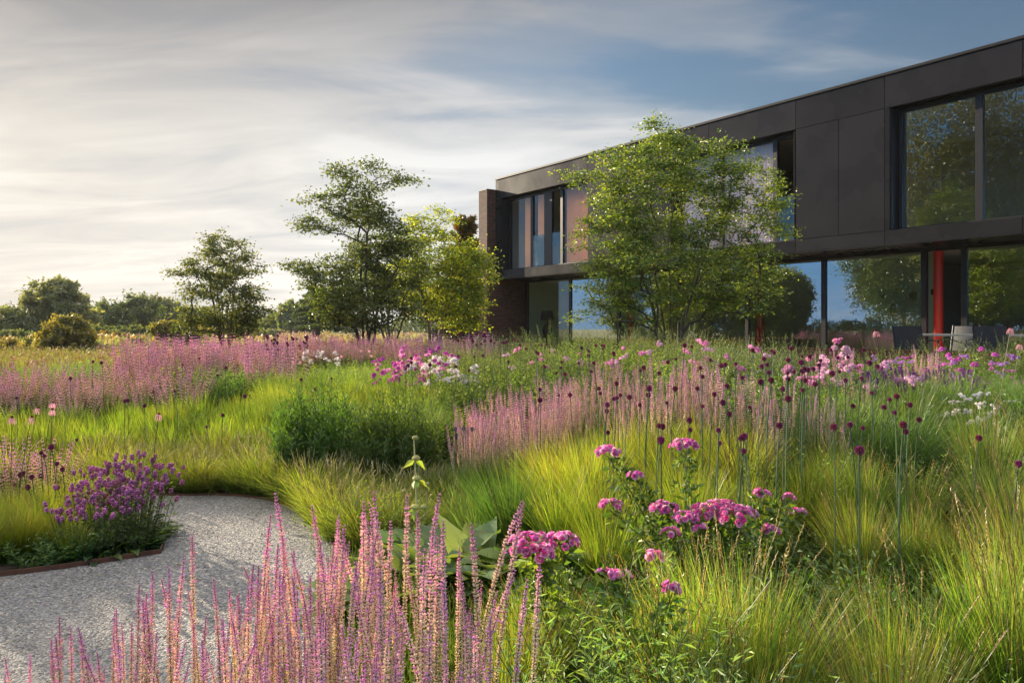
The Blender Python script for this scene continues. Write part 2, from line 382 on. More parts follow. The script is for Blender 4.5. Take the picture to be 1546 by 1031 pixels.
poly = np.concatenate([PO, np.array(front), BL])
me = bpy.data.meshes.new('gravel_path')
me.from_pydata([(x, y, .006) for x, y in poly], [], [list(range(len(poly)))[::-1]]); me.materials.append(M_GRAVEL)
if me.polygons[0].normal.z < 0: me.flip_normals()
tag(obj('path', me), kind='structure')
def inpoly(x, y, P):
    x = np.asarray(x); y = np.asarray(y); c = np.zeros(x.shape, bool); n = len(P)
    for k in range(n):
        x1, y1 = P[k]; x2, y2 = P[(k + 1) % n]
        if y1 == y2: continue
        c ^= ((y1 > y) != (y2 > y)) & (x < (x2 - x1) * (y - y1) / (y2 - y1) + x1)
    return c
# loose stones over the path
nst = 60000; u = rs.uniform(-5.2, -.6, nst); v = rs.uniform(3.2, 7.3, nst); k = inpoly(u, v, poly); u = u[k]; v = v[k]
g = G(); n_ = len(u)
pal = np.array([(.12, .118, .125), (.23, .225, .22), (.31, .285, .25), (.27, .275, .29), (.46, .43, .38), (.17, .155, .135)])
P = np.stack([u, v, np.full(n_, .008)], 1); sz = rs.uniform(.0038, .0105, n_)
blobs(g, P, rs.normal(0, 1, (n_, 3)) * (1, 1, .4), sz * rs.uniform(.9, 1.6, n_), sz * .75, pal[rs.choice(6, n_, p=[.2, .28, .18, .17, .07, .1])] * rs.uniform(.75, 1.2, (n_, 1)))
g.v[0][:, 2] = .004 + (g.v[0][:, 2] - .004) * .42
tag(obj('loose_gravel', g.mesh('loose_gravel', M_STONE)), 'pale grey stone chippings lying loose over the curving path', 'gravel', kind='stuff')

n_ = 420; P_ = np.stack([rs.uniform(-5, -.8, n_), rs.uniform(3.2, 7.2, n_)], 1); P_ = P_[inpoly(P_[:, 0], P_[:, 1], poly)]; n_ = len(P_); g = G()
leaves(g, np.column_stack([P_, np.full(n_, .016)]), rs.normal(0, 1, (n_, 3)) * (1, 1, .12), rs.uniform(.012, .035, n_), rs.uniform(.006, .012, n_), np.array([(.30, .20, .10), (.14, .09, .05), (.52, .26, .36), (.20, .24, .07)])[rs.randint(0, 4, n_)] * rs.uniform(.7, 1.2, (n_, 1)), .15)
tag(obj('fallen_leaves', g.mesh('fallen_leaves', M_STONE)), 'small fallen leaves and petals scattered on the gravel path', 'fallen leaves', kind='stuff')

def edging(name, line, label, hgt=.075, th=.008):
    g = G(); p = np.array(line); t_ = np.gradient(p, axis=0); nn = nrm(np.stack([-t_[:, 1], t_[:, 0]], 1)) * th / 2; n = len(p)
    z = H(p[:, 0], p[:, 1])
    V = []
    for s_, zz_ in ((-1, -.04), (-1, hgt), (1, hgt), (1, -.04)): V.append(np.column_stack([p + nn * s_, np.maximum(z, 0) + zz_ if zz_ > 0 else z + zz_]))
    V = np.stack(V, 1).reshape(-1, 3); Fc = []
    for i_ in range(n - 1):
        for j in range(4): Fc.append((i_ * 4 + j, i_ * 4 + (j + 1) % 4, i_ * 4 + 4 + (j + 1) % 4, i_ * 4 + 4 + j))
    g.add(V, Fc, (.1, .05, .03))
    return tag(obj(name, g.mesh(name, M_CORTEN)), label, 'edging')
edging('steel_edging', PO, 'thin rusty steel edging curving along the far side of the gravel path', .022)
edging('steel_edging', BL, 'rusty steel strip round the pointed flower bed left of the path', .036)

# ---------------------------------------------------------------- house
HO = tag(obj('house', None), 'long two storey modern house with dark panelled upper floor and glazed ground floor', 'house')
HO.location = (-.6, 29, 0); HO.rotation_euler = (0, 0, math.atan2(-.815, .579))
def hpt(s, q): return (-.6 + .579 * s + .815 * q, 29 - .815 * s + .579 * q)
def part(name, boxes, mat, parent=HO, bev=0):
    g = G()
    for b in boxes: box(g, *b)
    me = g.mesh(name, mat)
    o = obj(name, me, parent)
    if bev:
        md = o.modifiers.new('bevel', 'BEVEL'); md.width = bev; md.segments = 2
    return o
SE = 25.0        # right end of the house (outside the frame)
ZR, ZB, ZS, ZU, ZT = 6.82, 6.12, 3.52, 3.21, .60     # roof, head band, sill, soffit, terrace
DEP = 9.0; RV = .30
# windows of the upper floor: (s0, s1)
WINS = [(.38, 5.10), (8.6, 12.50), (14.88, 24.0)]
solid = [(0.0, .36), (5.13, 8.58), (12.57, 14.86), (24.0, SE)]
# brick end wall
part('brick_wall', [(-.547, -.002, -.37, DEP, -.3, 6.44)], M_BRICK)
part('wall_coping', [(-.56, .004, -.385, DEP + .01, 6.44, 6.475)], M_COPING)
# backing walls and room shells
back = [(0, SE, .03, .18, ZB + .006, ZR - .02), (0, SE, .03, .18, ZU + .03, ZS - .01)]
for s0, s1 in solid: back.append((s0, s1, .03, .18, ZS - .01, ZB + .006))
part('wall', back, M_DARK)
part('roof', [(0.0, SE, .02, DEP, ZR - .02, ZR + .03)], M_COPING)
part('roof_coping', [(-.01, SE, -.03, .019, ZR - .0, ZR + .055)], M_COPING)
part('soffit', [(0.004, SE, .0, DEP - .01, ZU, ZU + .028)], M_CLAD)
# cladding panels with open joints
gap = .006
for a_, b_ in ((.0, .25), (.25, 5.11), (5.11, 9.95), (9.95, 12.57), (12.57, 14.75), (14.75, 17.42), (17.42, 21.2), (21.2, SE)):
    part('cladding_panel', [(a_ + gap, b_ - gap, 0, .028, ZB + gap, ZR - .012)], M_CLAD)
for a_, b_ in ((.0, 2.51), (2.51, 5.11), (5.11, 8.6), (8.6, 12.57), (12.57, 14.75), (14.75, 17.42), (17.42, 21.2), (21.2, SE)):
    part('cladding_panel', [(a_ + gap, b_ - gap, 0, .028, ZU - .012, ZS - gap)], M_CLAD)
for a_, b_ in ((0.0, .37), (5.11, 6.9), (6.9, 8.59), (12.57, 13.68), (13.68, 14.75), (14.75, 14.87), (24.0, SE)):
    part('cladding_panel', [(a_ + gap, b_ - gap, 0, .028, ZS + gap, ZB - gap)], M_CLAD)
# rooms behind the upper windows
part('interior_ceiling', [(0.02, SE - .1, .20, DEP - .2, ZB + .0, ZB + .05)], M_CEIL)
part('interior_floor', [(0.02, SE - .1, .19, DEP - .2, ZU + .05, ZS - .03)], M_FLOORI)
part('interior_wall', [(5.6, 5.72, .6, DEP - .3, ZS - .03, ZB), (13.6, 13.72, .6, DEP - .3, ZS - .03, ZB), (.004, .03, .5, 4.5, ZS - .03, ZB), (.6, 1.2, 4.5, 4.62, ZS - .03, ZB), (2.5, 16, 4.5, 4.62, ZS - .03, ZB)], M_PLASTER)

def window(s0, s1, mull, glassmat, doors=(), open_=(), z0=ZS, z1=ZB, q=RV, fw=.07, head=.09, name='window'):
    """frame with mullions at the given s, one pane per bay"""
    fr = [(s0, s1, q, q + .09, z1 - head, z1 - .003), (s0, s1, q, q + .09, z0 + .003, z0 + .06)]
    edges = [(s0, s0 + fw)] + [(m - w / 2, m + w / 2) for m, w in mull] + [(s1 - fw, s1)]
    for x0, x1 in edges: fr.append((x0, x1, q - .005, q + .095, z0 + .003, z1 - .003))
    w = part(name, fr, M_FRAME)
    for i_ in range(len(edges) - 1):
        if i_ in open_: continue
        part('pane', [(edges[i_][1] - .01, edges[i_ + 1][0] + .01, q + .035, q + .047, z0 + .05, z1 - head + .01)], glassmat, w)
    return w
def reveal(s0, s1):
    part('window_reveal', [(s0 - .012, s0, .03, RV + .12, ZS, ZB), (s1, s1 + .012, .03, RV + .12, ZS, ZB),
                           (s0 - .012, s1 + .012, .0285, RV + .12, ZB, ZB + .0055), (s0 - .012, s1 + .012, .0285, RV + .12, ZS - .008, ZS)], M_FRAME)
for s0, s1 in WINS: reveal(s0, s1)
w1 = window(.44, 5.08, [(1.80, .13), (2.72, .42), (3.45, .12)], M_GLASSUP, open_=(2,))
w2 = window(8.62, 12.48, [(10.1, .10), (11.78, .12)], M_GLASSUP, open_=(2,))
w3 = window(14.90, 23.98, [(16.52, .14), (18.6, .14), (20.7, .14)], M_GLASS3)
for x0, x1 in ((1.87, 2.50), (2.95, 3.42), (11.82, 12.44)):
    part('glass_balustrade', [(x0, x1, .30, .312, ZS + .06, ZS + 1.12)], M_BAL)
def curtain(s0, s1, q, z0, z1, mat, pitch=.09, amp=.022):
    g = G(); n = int((s1 - s0) / pitch * 8); s_ = np.linspace(s0, s1, n); qq = q + amp * np.sin((s_ - s0) / pitch * 2 * np.pi) + .01 * np.sin(s_ * 9)
    V = np.concatenate([np.column_stack([s_, qq, np.full(n, z0)]), np.column_stack([s_, qq, np.full(n, z1)]),
                        np.column_stack([s_, qq + .006, np.full(n, z0)]), np.column_stack([s_, qq + .006, np.full(n, z1)])])
    k_ = np.arange(n - 1)
    g.add(V, np.concatenate([np.stack([k_, k_ + 1, n + k_ + 1, n + k_], 1), np.stack([2 * n + k_, 3 * n + k_, 3 * n + k_ + 1, 2 * n + k_ + 1], 1)]), (.6, .4, .3))
    obj('curtain', g.mesh('curtain', mat, True), HO)
curtain(1.25, 1.80, .43, ZS + .03, ZB - .02, M_PINKREFL)  # salmon sheets added behind the panes to carry their pinkish reflection
curtain(2.0, 2.75, .43, ZS + .03, ZB - .02, M_PINKREFL)
curtain(3.55, 5.1, .43, ZS + .03, ZB - .02, M_PINKREFL)
curtain(8.7, 11.75, .43, ZS + .03, ZB - .02, M_LILAC)
part('wall_panel', [(12.40, 12.50, .9, 1.3, ZS, ZS + 1.5)], M_ORANGE)

# ground floor: recessed glazing, posts, rooms
GQ = 1.25
gm = [(.13 + .06, .12), (2.73, .10), (5.15, .10), (7.7, .10), (10.18, .10), (12.48, .12), (14.94, .12), (15.79, .12), (18.4, .12), (21, .12)]
fr = [(.0, SE - .1, GQ, GQ + .08, ZU - .085, ZU - .004), (.0, SE - .1, GQ, GQ + .08, ZT + .0, ZT + .05)]
for m_, w_ in gm: fr.append((m_ - w_ / 2, m_ + w_ / 2, GQ - .006, GQ + .086, ZT, ZU - .006))
gw = part('window', fr, M_FRAME)
for i_ in range(len(gm) - 1):
    if i_ == 6: continue
    part('pane', [(gm[i_][0] + .04, gm[i_ + 1][0] - .04, GQ + .03, GQ + .045, ZT + .04, ZU - .08)], M_GLASSCLEAR if i_ == 0 else M_GLASS, gw)
for s_ in (5.45, 10.42, 15.12):
    g = G(); an = np.arange(28) / 28 * 2 * np.pi; r_ = .098
    V = np.concatenate([np.column_stack([s_ + r_ * np.cos(an), GQ + .28 + r_ * np.sin(an), np.full(28, z_)]) for z_ in (ZT, ZU - .002)])
    k_ = np.arange(28); g.add(V, np.stack([k_, (k_ + 1) % 28, 28 + (k_ + 1) % 28, 28 + k_], 1), (.5, .1, .1))
    obj('column', g.mesh('column', M_RED, True), HO)
part('interior_ceiling', [(0.02, SE - .1, GQ + .1, DEP - .2, ZU - .055, ZU - .012)], M_CEIL)
part('interior_wall', [(6.3, 6.42, GQ + .6, DEP - .3, ZT + .02, ZU - .06), (13.2, 13.3, 3.2, DEP - .3, ZT + .02, ZU - .06)], M_PLASTER)
part('interior_wall', [(5.0, 17.2, 6.4, 6.52, ZT + .02, ZU - .06), (17.3, 17.42, 2.4, 6.3, ZT + .02, ZU - .06)], M_PLASTER)
part('interior_wall', [(.004, .03, GQ + .09, 2.89, ZT + .02, ZU - .06), (.03, 6.2, 2.9, 3.02, ZT + .02, ZU - .06)], M_GREENWALL)
part('interior_floor', [(0.02, SE - .1, GQ + .09, DEP - .2, ZT - .05, ZT + .015)], M_FLOORI)
part('interior_door', [(16.25, 16.9, 6.3, 6.385, ZT + .02, ZT + 2.05)], M_DARK)
part('shelf', [(16.95, 17.25, 3.0, 3.4, ZT + 1.2, ZT + 1.24), (16.95, 17.25, 3.0, 3.4, ZT + .6, ZT + .64), (16.95, 16.98, 3.0, 3.4, ZT + .02, ZT + 1.2)], M_FRAME)
part('wall', [(0, SE, DEP, DEP + .25, -.2, ZT), (0, SE, DEP, DEP + .25, ZU, ZS), (0, SE, DEP, DEP + .25, ZB, ZR - .03), (0, 2, DEP, DEP + .25, ZT, ZU), (9, 10, DEP, DEP + .25, ZT, ZU), (0, 1, DEP, DEP + .25, ZS, ZB), (11, 12, DEP, DEP + .25, ZS, ZB), (SE - .02, SE + .2, .2, DEP, -.2, ZR - .03)], M_PLASTER)

# terrace slab in front of the house
g = G(); box(g, -.0, SE, -4.2, GQ - .02, -.2, ZT - .004)
t_ = obj('terrace', g.mesh('terrace', M_TERR)); t_.location = HO.location; t_.rotation_euler = HO.rotation_euler; tag(t_, kind='structure')

def placed(name, s_, q, z, label, cat, group=None, rz=0):
    x, y = hpt(s_, q); o = obj(name, None, None, (x, y, z), HO.rotation_euler.z + rz); return tag(o, label, cat, group)
# tall plant in a white pot behind the left upper window
pp = placed('potted_plant', 1.35, 1.0, ZS - .03 + .001, 'tall bamboo like plant in a white pot behind the left upper window', 'house plant')
PP = pp
# table lamp behind the left ground floor window, on a small side table
def lathe(g, prof, n=24, C=(.1, .1, .1), cx=0, cy=0):
    an = np.arange(n) / n * 2 * np.pi; V = np.concatenate([np.column_stack([cx + r_ * np.cos(an), cy + r_ * np.sin(an), np.full(n, z_)]) for r_, z_ in prof])
    k_ = np.arange(n); Fc = np.concatenate([np.stack([i_ * n + k_, i_ * n + (k_ + 1) % n, (i_ + 1) * n + (k_ + 1) % n, (i_ + 1) * n + k_], 1) for i_ in range(len(prof) - 1)])
    g.add(V, Fc, C)
def lmesh(name, prof, mat, **k_): g = G(); lathe(g, prof, **k_); return g.mesh(name, mat, True)
st_ = placed('side_table', .62, GQ + .65, ZT + .015, 'dark side table under the lamp behind the left ground floor window', 'table')
g = G(); box(g, -.3, .3, -.25, .25, .48, .52); obj('table_top', g.mesh('table_top', M_FRAME), st_)
for a_ in (-.26, .26):
    for b_ in (-.21, .21): g = G(); box(g, a_ - .02, a_ + .02, b_ - .02, b_ + .02, 0, .479); obj('leg', g.mesh('leg', M_FRAME), st_)
tl = placed('table_lamp', .62, GQ + .65, ZT + .536, 'dark table lamp with drum shade behind the left ground floor window', 'lamp')
obj('lamp_shade', lmesh('lamp_shade', [(.2, .95), (.27, .60), (.262, .60), (.192, .95)], M_LAMP), tl)
obj('lamp_base', lmesh('lamp_base', [(.10, 0), (.17, .12), (.19, .25), (.13, .40), (.05, .46), (.02, .50), (.02, .75)], M_LAMP), tl)
# dark objects hung on the wall behind the second window from the right
for k_, (px, y_, w_, h_) in enumerate(((1305, 441, 5, 14), (1322, 435, 6, 8), (1340, 444, 13, 15), (1362, 439, 6, 10), (1317, 467, 7, 24), (1301, 473, 6, 12), (1351, 464, 6, 12))):
    s_ = 13.45 + k_ * .0 + (px - 1300) / 70. * 1.5; d_ = 18.6
    o = placed('wall_carving', s_ - .2, GQ + 1.12, zat(y_, 17.9), 'dark carving on the wall behind the wide pane, ' + ['narrow upper left', 'small topmost', 'broad middle', 'rounded upper right', 'tall lower', 'lowest left', 'lower right'][k_] + ' one', 'wall carving', 'dark carvings hung on the living room wall')
    obj('carving', lmesh('carving', [(.001, -h_ * .0075), (w_ * .006, -h_ * .005), (w_ * .0075, 0), (w_ * .0055, h_ * .005), (.001, h_ * .0075)], M_DARK, n=12), o)
part('interior_wall', [(12.9, 14.75, GQ + 1.16, GQ + 1.24, ZT + .02, ZU - .06)], M_GREENWALL)

# outdoor table and chairs
tb = placed('dining_table', 18.1, -2.9, ZT, 'long low dark table on the terrace at the right edge', 'table')
g = G(); box(g, -1.3, 1.3, -.45, .45, .72, .75); obj('table_top', g.mesh('table_top', M_TABLE), tb)
for a_ in (-1.2, 1.2):
    for b_ in (-.38, .38): g = G(); box(g, a_ - .03, a_ + .03, b_ - .03, b_ + .03, 0, .719); obj('leg', g.mesh('leg', M_STEEL), tb)
def chair_meshes():
    g = G(); n = 9; u_ = np.linspace(-.21, .21, 7); v_ = np.linspace(.42, .88, n)
    A, B = np.meshgrid(u_, v_); q = .22 + (B - .42) * .22 - .10 * (1 - (A / .21) ** 2) * .3
    for off in (0, .008):
        i_ = (np.arange(n - 1)[:, None] * 7 + np.arange(6)[None]).ravel()
        g.add(np.stack([A, q + off, B], -1).reshape(-1, 3), np.stack([i_, i_ + 1, i_ + 8, i_ + 7], 1), (.1, .1, .1))
    mb = g.mesh('backrest', M_FABRIC, True)
    g = G(); box(g, -.21, .21, -.22, .22, .42, .435); mseat = g.mesh('seat', M_FABRIC)
    fr_ = []
    for s_ in (-1, 1):
        P_ = np.array([[(s_ * .225, .22, .42), (s_ * .225, .27, .65), (s_ * .225, .325, .89)]]); g = G(); tubes(g, P_, np.full((1, 3), .012), np.full((1, 3, 3), .3), 8); fr_.append(g.mesh('back_post', M_STEEL, True))
    legs = []
    for a_ in (-.225, .225):
        for b_, c_ in ((-.22, -.25), (.22, .28)):
            g = G(); tubes(g, np.array([[(a_, b_, .44), (a_, c_, 0)]], float), np.full((1, 2), .012), np.full((1, 2, 3), .3), 8); legs.append(g.mesh('leg', M_STEEL, True))
    arms = []
    for a_ in (-.235, .235):
        g = G(); tubes(g, np.array([[(a_, .28, .64), (a_, 0, .655), (a_, -.2, .64), (a_, -.23, .44)]], float), np.full((1, 4), .011), np.full((1, 4, 3), .3), 8); arms.append(g.mesh('armrest', M_STEEL, True))
    return [('backrest', mb), ('seat', mseat)] + [('back_post', f_) for f_ in fr_] + [('leg', l_) for l_ in legs] + [('armrest', l_) for l_ in arms]
CH = chair_meshes()
for k_, (s_, q_, rz_, lab) in enumerate(((17.35, -3.62, math.pi, 'grey mesh garden chair, left one on the near side of the table'), (18.55, -3.62, math.pi + .1, 'grey mesh garden chair, right one on the near side of the table'),
                             (17.3, -2.2, 0, 'grey mesh garden chair, left one on the house side of the table'), (18.75, -2.2, .05, 'grey mesh garden chair, right one on the house side of the table'))):
    c_ = placed('garden_chair', s_, q_, ZT, lab, 'chair', 'chairs round the terrace table', rz_)
    for nm, m_ in CH: obj(nm, m_, c_)
# rusty raised beds
def planter(s0, s1, q0, q1, z0, z1, label):
    x, y = hpt(s0, q0); o = obj('steel_planter', None, None, (x, y, 0), HO.rotation_euler.z); tag(o, label, 'planter')
    g = G(); l_ = s1 - s0; w_ = q1 - q0
    box(g, 0, l_, 0, .012, z0, z1); box(g, 0, l_, w_ - .012, w_, z0, z1); box(g, 0, .012, .012, w_ - .012, z0, z1); box(g, l_ - .012, l_, .012, w_ - .012, z0, z1)
    box(g, -.004, l_ + .004, -.004, .05, z1, z1 + .008)
    obj('steel_side', g.mesh('steel_side', M_CORTEN), o)
    g = G(); box(g, .013, l_ - .013, .013, w_ - .013, z0, z1 - .06); obj('soil', g.mesh('soil', M_GROUND), o)
planter(15.6, 23, -5.2, -4.4, .3, 1.12, 'long rusty steel raised bed in front of the terrace table')
planter(6.3, 8.3, -4.6, -3.8, .3, 1.07, 'short rusty steel raised bed left of the tree before the house')
# ---------------------------------------------------------------- plant builders (real sizes, metres)
def col3(c0, c1, t):
    t = t[..., None]; return c0 * (1 - t) + c1 * t
def grass_mesh(n=420, h=(.35, .6), r=.09, lean=.35, droop=.25, w=.0035, c0=(.035, .07, .012), c1=(.16, .22, .03), c2=None, wind=(.06, -.05), seg=4, straw=.12):
    """one tussock: blades from a tight crown, arching outwards"""
    g = G(); k = seg + 1; t = np.linspace(0, 1, k)[None, :]
    ph = rs.uniform(0, 2 * np.pi, n); rr = np.sqrt(rs.uniform(0, 1, n)); az = ph + rs.normal(0, .7, n); odd = rs.uniform(0, 1, n) < .10
    b = np.stack([rr * r * np.cos(ph), rr * r * np.sin(ph), np.zeros(n)], 1)
    Lh = rs.uniform(*h, n) * (1 - .15 * rr); ln = lean * (.15 + rr * rs.uniform(.5, 1.2, n)); ln = np.where(odd, np.minimum(ln + rs.uniform(.1, .45, n), .85), ln); dr = droop * rs.uniform(.3, 1.3, n) * (.3 + rr) + odd * rs.uniform(0, .35, n)
    out_ = Lh[:, None] * (ln[:, None] * t + dr[:, None] * t ** 2.2); up_ = Lh[:, None] * (t * np.sqrt(np.maximum(1 - ln ** 2, .2))[:, None] - dr[:, None] ** 1.4 * .55 * t ** 3)
    D = np.stack([np.cos(az), np.sin(az)], 1)
    P = b[:, None] + np.concatenate([out_[..., None] * D[:, None], up_[..., None]], -1)
    P[..., :2] += (np.asarray(wind) * (t ** 2)[..., None] * Lh[:, None, None])
    P[..., :2] += rs.normal(0, .022, (n, 1, 2)) * (t ** 1.5)[..., None]
    wa = rs.uniform(0, np.pi, n); Wd = np.stack([np.cos(wa), np.sin(wa), np.zeros(n)], 1)
    Wt = (w * rs.uniform(.7, 1.3, n))[:, None] * (1 - .93 * t ** 1.8)
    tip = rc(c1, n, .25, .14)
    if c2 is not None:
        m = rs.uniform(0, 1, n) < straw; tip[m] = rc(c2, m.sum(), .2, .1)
    C = col3(rc(c0, n)[:, None], tip[:, None], np.clip(t ** 1.5 * 1.2, 0, 1) * np.ones((n, 1)))  # straw tips are real; dark roots and bright tips also paint shade and backlight
    strips(g, P, Wt, Wd, C); return g
def plumes(g, n, h, r, lean, col, Lp=.09, wp=.008):
    """thin stems with pale seed heads"""
    k = 6; t = np.linspace(0, 1, k)[None]; ph = rs.uniform(0, 2 * np.pi, n); rr = rs.uniform(.1, 1, n)
    Lh = rs.uniform(*h, n); D = np.stack([np.cos(ph), np.sin(ph)], 1)
    o_ = Lh[:, None] * lean * rr[:, None] * (t + .5 * t ** 2); z_ = Lh[:, None] * (t - .1 * rr[:, None] * t ** 2)
    P = (rr * r)[:, None, None] * np.concatenate([D, np.zeros((n, 1))], 1)[:, None] + np.concatenate([o_[..., None] * D[:, None], z_[..., None]], -1)
    tubes(g, P, np.full((n, k), .0011), np.tile(rc((.16, .17, .06), n)[:, None], (1, k, 1)))
    m = 9; s_ = np.linspace(0, 1, m); tip = P[:, -1]; dr_ = nrm(P[:, -1] - P[:, -2])
    Q = tip[:, None] - dr_[:, None] * (s_ * Lp)[None, :, None]
    blobs(g, Q.reshape(-1, 3), np.repeat(dr_, m, 0) + rs.normal(0, .3, (n * m, 3)), Lp / m * .9, np.tile(wp * .5 * np.sin(.4 + s_ * 2.5), n), rc(col, n * m, .15, .06))

def spike(seed, Ls, Lf, rad=.0085, lean=.05, bend=.05, far=False, c_low=(.84, .74, .48), c_mid=(.90, .66, .62), c_tip=(.72, .34, .58), nw=0):
    """returns (stem G, flower G): a whorled flower spike on a stem"""
    r_ = np.random.RandomState(seed); az = r_.uniform(0, 2 * np.pi); d = np.array([np.cos(az), np.sin(az), 0])
    k = 9; t = np.linspace(0, 1, k); P = np.outer(t, (0, 0, Ls)) + np.outer(lean * t * Ls + bend * t ** 3 * Ls, d)
    gs = G(); tubes(gs, P[None], np.linspace(.0028, .0013, k)[None], np.tile(np.array((.17, .15, .07)), (1, k, 1)), 4)
    gf = G(); nwh = nw or int(Lf / .0088); tt = np.linspace(1 - Lf / Ls, 1, nwh); A = np.stack([np.interp(tt, t, P[:, q]) for q in range(3)], 1)
    f = np.linspace(0, 1, nwh); pr = rad * np.where(f > .88, (1 - f) / .12 * .6 + .4, 1) * (.8 + .2 * np.minimum(f * 5, 1)); pr *= r_.uniform(.9, 1.1, nwh)
    cl, cm, ct = map(np.array, (c_low, c_mid, c_tip)); mixm = np.clip((f - .30 + r_.uniform(-.2, .2)) / .6, 0, 1)[:, None]; mt = np.clip((f - .82) / .15, 0, 1)[:, None]
    Cw = (cl * (1 - mixm) + cm * mixm) * (1 - mt) + ct * mt
    ax = nrm(P[-1] - P[-3])
    m = 5 if far else 9
    an = (np.arange(m) / m * 2 * np.pi)[None] + (np.arange(nwh) * .5)[:, None] + r_.uniform(-.2, .2, (nwh, m))
    U = nrm(np.cross(ax, np.array([1., 0, 0]))); Vv = np.cross(ax, U)
    D = np.cos(an)[..., None] * U + np.sin(an)[..., None] * Vv
    Q = A[:, None] + D * (pr * .62)[:, None, None] + ax * .002 + r_.normal(0, 1, D.shape) * (.0006 if far else .0014)
    Dd = nrm(D + ax * .55)
    C = np.clip(np.repeat(Cw, m, 0) * r_.uniform(.75, 1.25, (nwh * m, 1)) * r_.uniform(.93, 1.07, (nwh * m, 3)), 0, 1)
    op = (r_.uniform(0, 1, nwh * m) < .08 * np.repeat(np.clip((f - .35) * 2, 0, 1), m)); C[op] = np.array((.86, .40, .76)) * r_.uniform(.8, 1.2, (op.sum(), 1))
    Lq = np.repeat(pr * .62, m) * np.where(op, 1.35, 1) * r_.uniform(.7, 1.3, nwh * m); blobs(gf, Q.reshape(-1, 3), Dd.reshape(-1, 3), Lq, Lq * .55, C)
    return gs, gf

def forb(nst=14, h=(.45, .7), r=.12, lean=.25, nl=16, L=.07, Wd=.014, c=(.05, .10, .02), c2=None, scol=(.10, .13, .04), lstart=.1, lang=.7, bend=.12, wind=(.05, -.04), fold=.25, srad=.0022, lvar=.3, dome=.12):
    """clump of upright leafy stems; returns stem tips, tip directions, G for foliage"""
    g = G(); k = 7; t = np.linspace(0, 1, k)[None]
    ph = rs.uniform(0, 2 * np.pi, nst); rr = np.sqrt(rs.uniform(0, 1, nst)); D = np.stack([np.cos(ph), np.sin(ph)], 1)
    Lh = rs.uniform(*h, nst) * (1 - dome * rr ** 2)
    o_ = Lh[:, None] * (lean * rr[:, None] * t + bend * rs.uniform(-.3, 1, nst)[:, None] * t ** 2); z_ = Lh[:, None] * t * (1 - .12 * rr[:, None] * t)
    P = np.concatenate([(rr * r)[:, None, None] * D[:, None] + o_[..., None] * D[:, None], z_[..., None]], -1)
    P[..., :2] += np.asarray(wind) * (t ** 2)[..., None] * Lh[:, None, None]
    tubes(g, P, srad * (1.1 - .7 * t) * np.ones((nst, 1)), np.tile(rc(scol, nst)[:, None], (1, k, 1)))
    tl_ = lstart + (1 - lstart) * (np.arange(nl)[None] + rs.uniform(0, 1, (nst, nl))) / nl; tl_ = np.clip(tl_, 0, 1)
    idx = tl_ * (k - 1); i0 = np.minimum(idx.astype(int), k - 2); f = (idx - i0)[..., None]; I = np.arange(nst)[:, None]
    Q = P[I, i0] * (1 - f) + P[I, i0 + 1] * f
    an = rs.uniform(0, 2 * np.pi, (nst, nl)); el = lang + rs.normal(0, .25, (nst, nl))
    Dl = np.stack([np.cos(an) * np.cos(el), np.sin(an) * np.cos(el), np.sin(el)], -1)
    sz = (1 - .55 * tl_) * rs.uniform(1 - lvar, 1 + lvar, (nst, nl))
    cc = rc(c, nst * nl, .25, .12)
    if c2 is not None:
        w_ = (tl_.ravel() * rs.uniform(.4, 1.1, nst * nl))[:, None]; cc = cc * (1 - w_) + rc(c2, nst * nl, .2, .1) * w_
    leaves(g, Q.reshape(-1, 3), Dl.reshape(-1, 3), (L * sz).ravel(), (Wd * sz).ravel(), cc, fold)
    return P[:, -1], nrm(P[:, -1] - P[:, -2]), g

def basal(g, n, r, L, Wd, c, el=(.15, .9), seg=5, wave=.0, c2=None):
    """rosette of broad curved leaves"""
    an = rs.uniform(0, 2 * np.pi, n); e0 = rs.uniform(*el, n); Ll = L * rs.uniform(.6, 1.15, n); k = seg + 1; t = np.linspace(0, 1, k)[None]
    D = np.stack([np.cos(an), np.sin(an)], 1); ang = e0[:, None] - 1.25 * t * rs.uniform(.5, 1.2, n)[:, None]
    st_ = Ll[:, None] / seg; X_ = np.concatenate([np.zeros((n, 1)), np.cumsum(np.cos(ang[:, :-1]) * st_, 1)], 1); Z_ = np.concatenate([np.zeros((n, 1)), np.cumsum(np.sin(ang[:, :-1]) * st_, 1)], 1)
    rb = rs.uniform(0, r, n)[:, None]; P = np.concatenate([(X_ + rb)[..., None] * D[:, None], (Z_ + .01)[..., None]], -1); P[..., 2] = np.maximum(P[..., 2], .006)
    S = np.concatenate([np.stack([-D[:, 1], D[:, 0]], 1), np.zeros((n, 1))], 1)[:, None]
    wid = Wd * (Ll / L)[:, None] * np.sin(np.pi * (t * .93 + .05) ** .8) * .5
    U = np.array([0, 0, 1.]); ra = wid * .35; rb_ = wid * .35
    if wave:
        wv = wave * np.sin(t * 9 + rs.uniform(0, 6, (n, 1))); ra = ra + wv; rb_ = rb_ - wv
    Lf_ = P - S * wid[..., None] + U * ra[..., None]; Rt = P + S * wid[..., None] + U * rb_[..., None]
    V = np.stack([Lf_, P, Rt], 2).reshape(-1, 3); i_ = (np.arange(n)[:, None] * k + np.arange(k - 1)[None]).ravel() * 3
    Fc = np.concatenate([np.stack([i_, i_ + 1, i_ + 4, i_ + 3], 1), np.stack([i_ + 1, i_ + 2, i_ + 5, i_ + 4], 1)])
    C = rc(c, n, .2, .1)
    if c2 is not None: w_ = rs.uniform(0, 1, (n, 1)) ** 2; C = C * (1 - w_) + np.array(c2) * w_
    g.add(V, Fc, np.repeat(C, k * 3, 0))

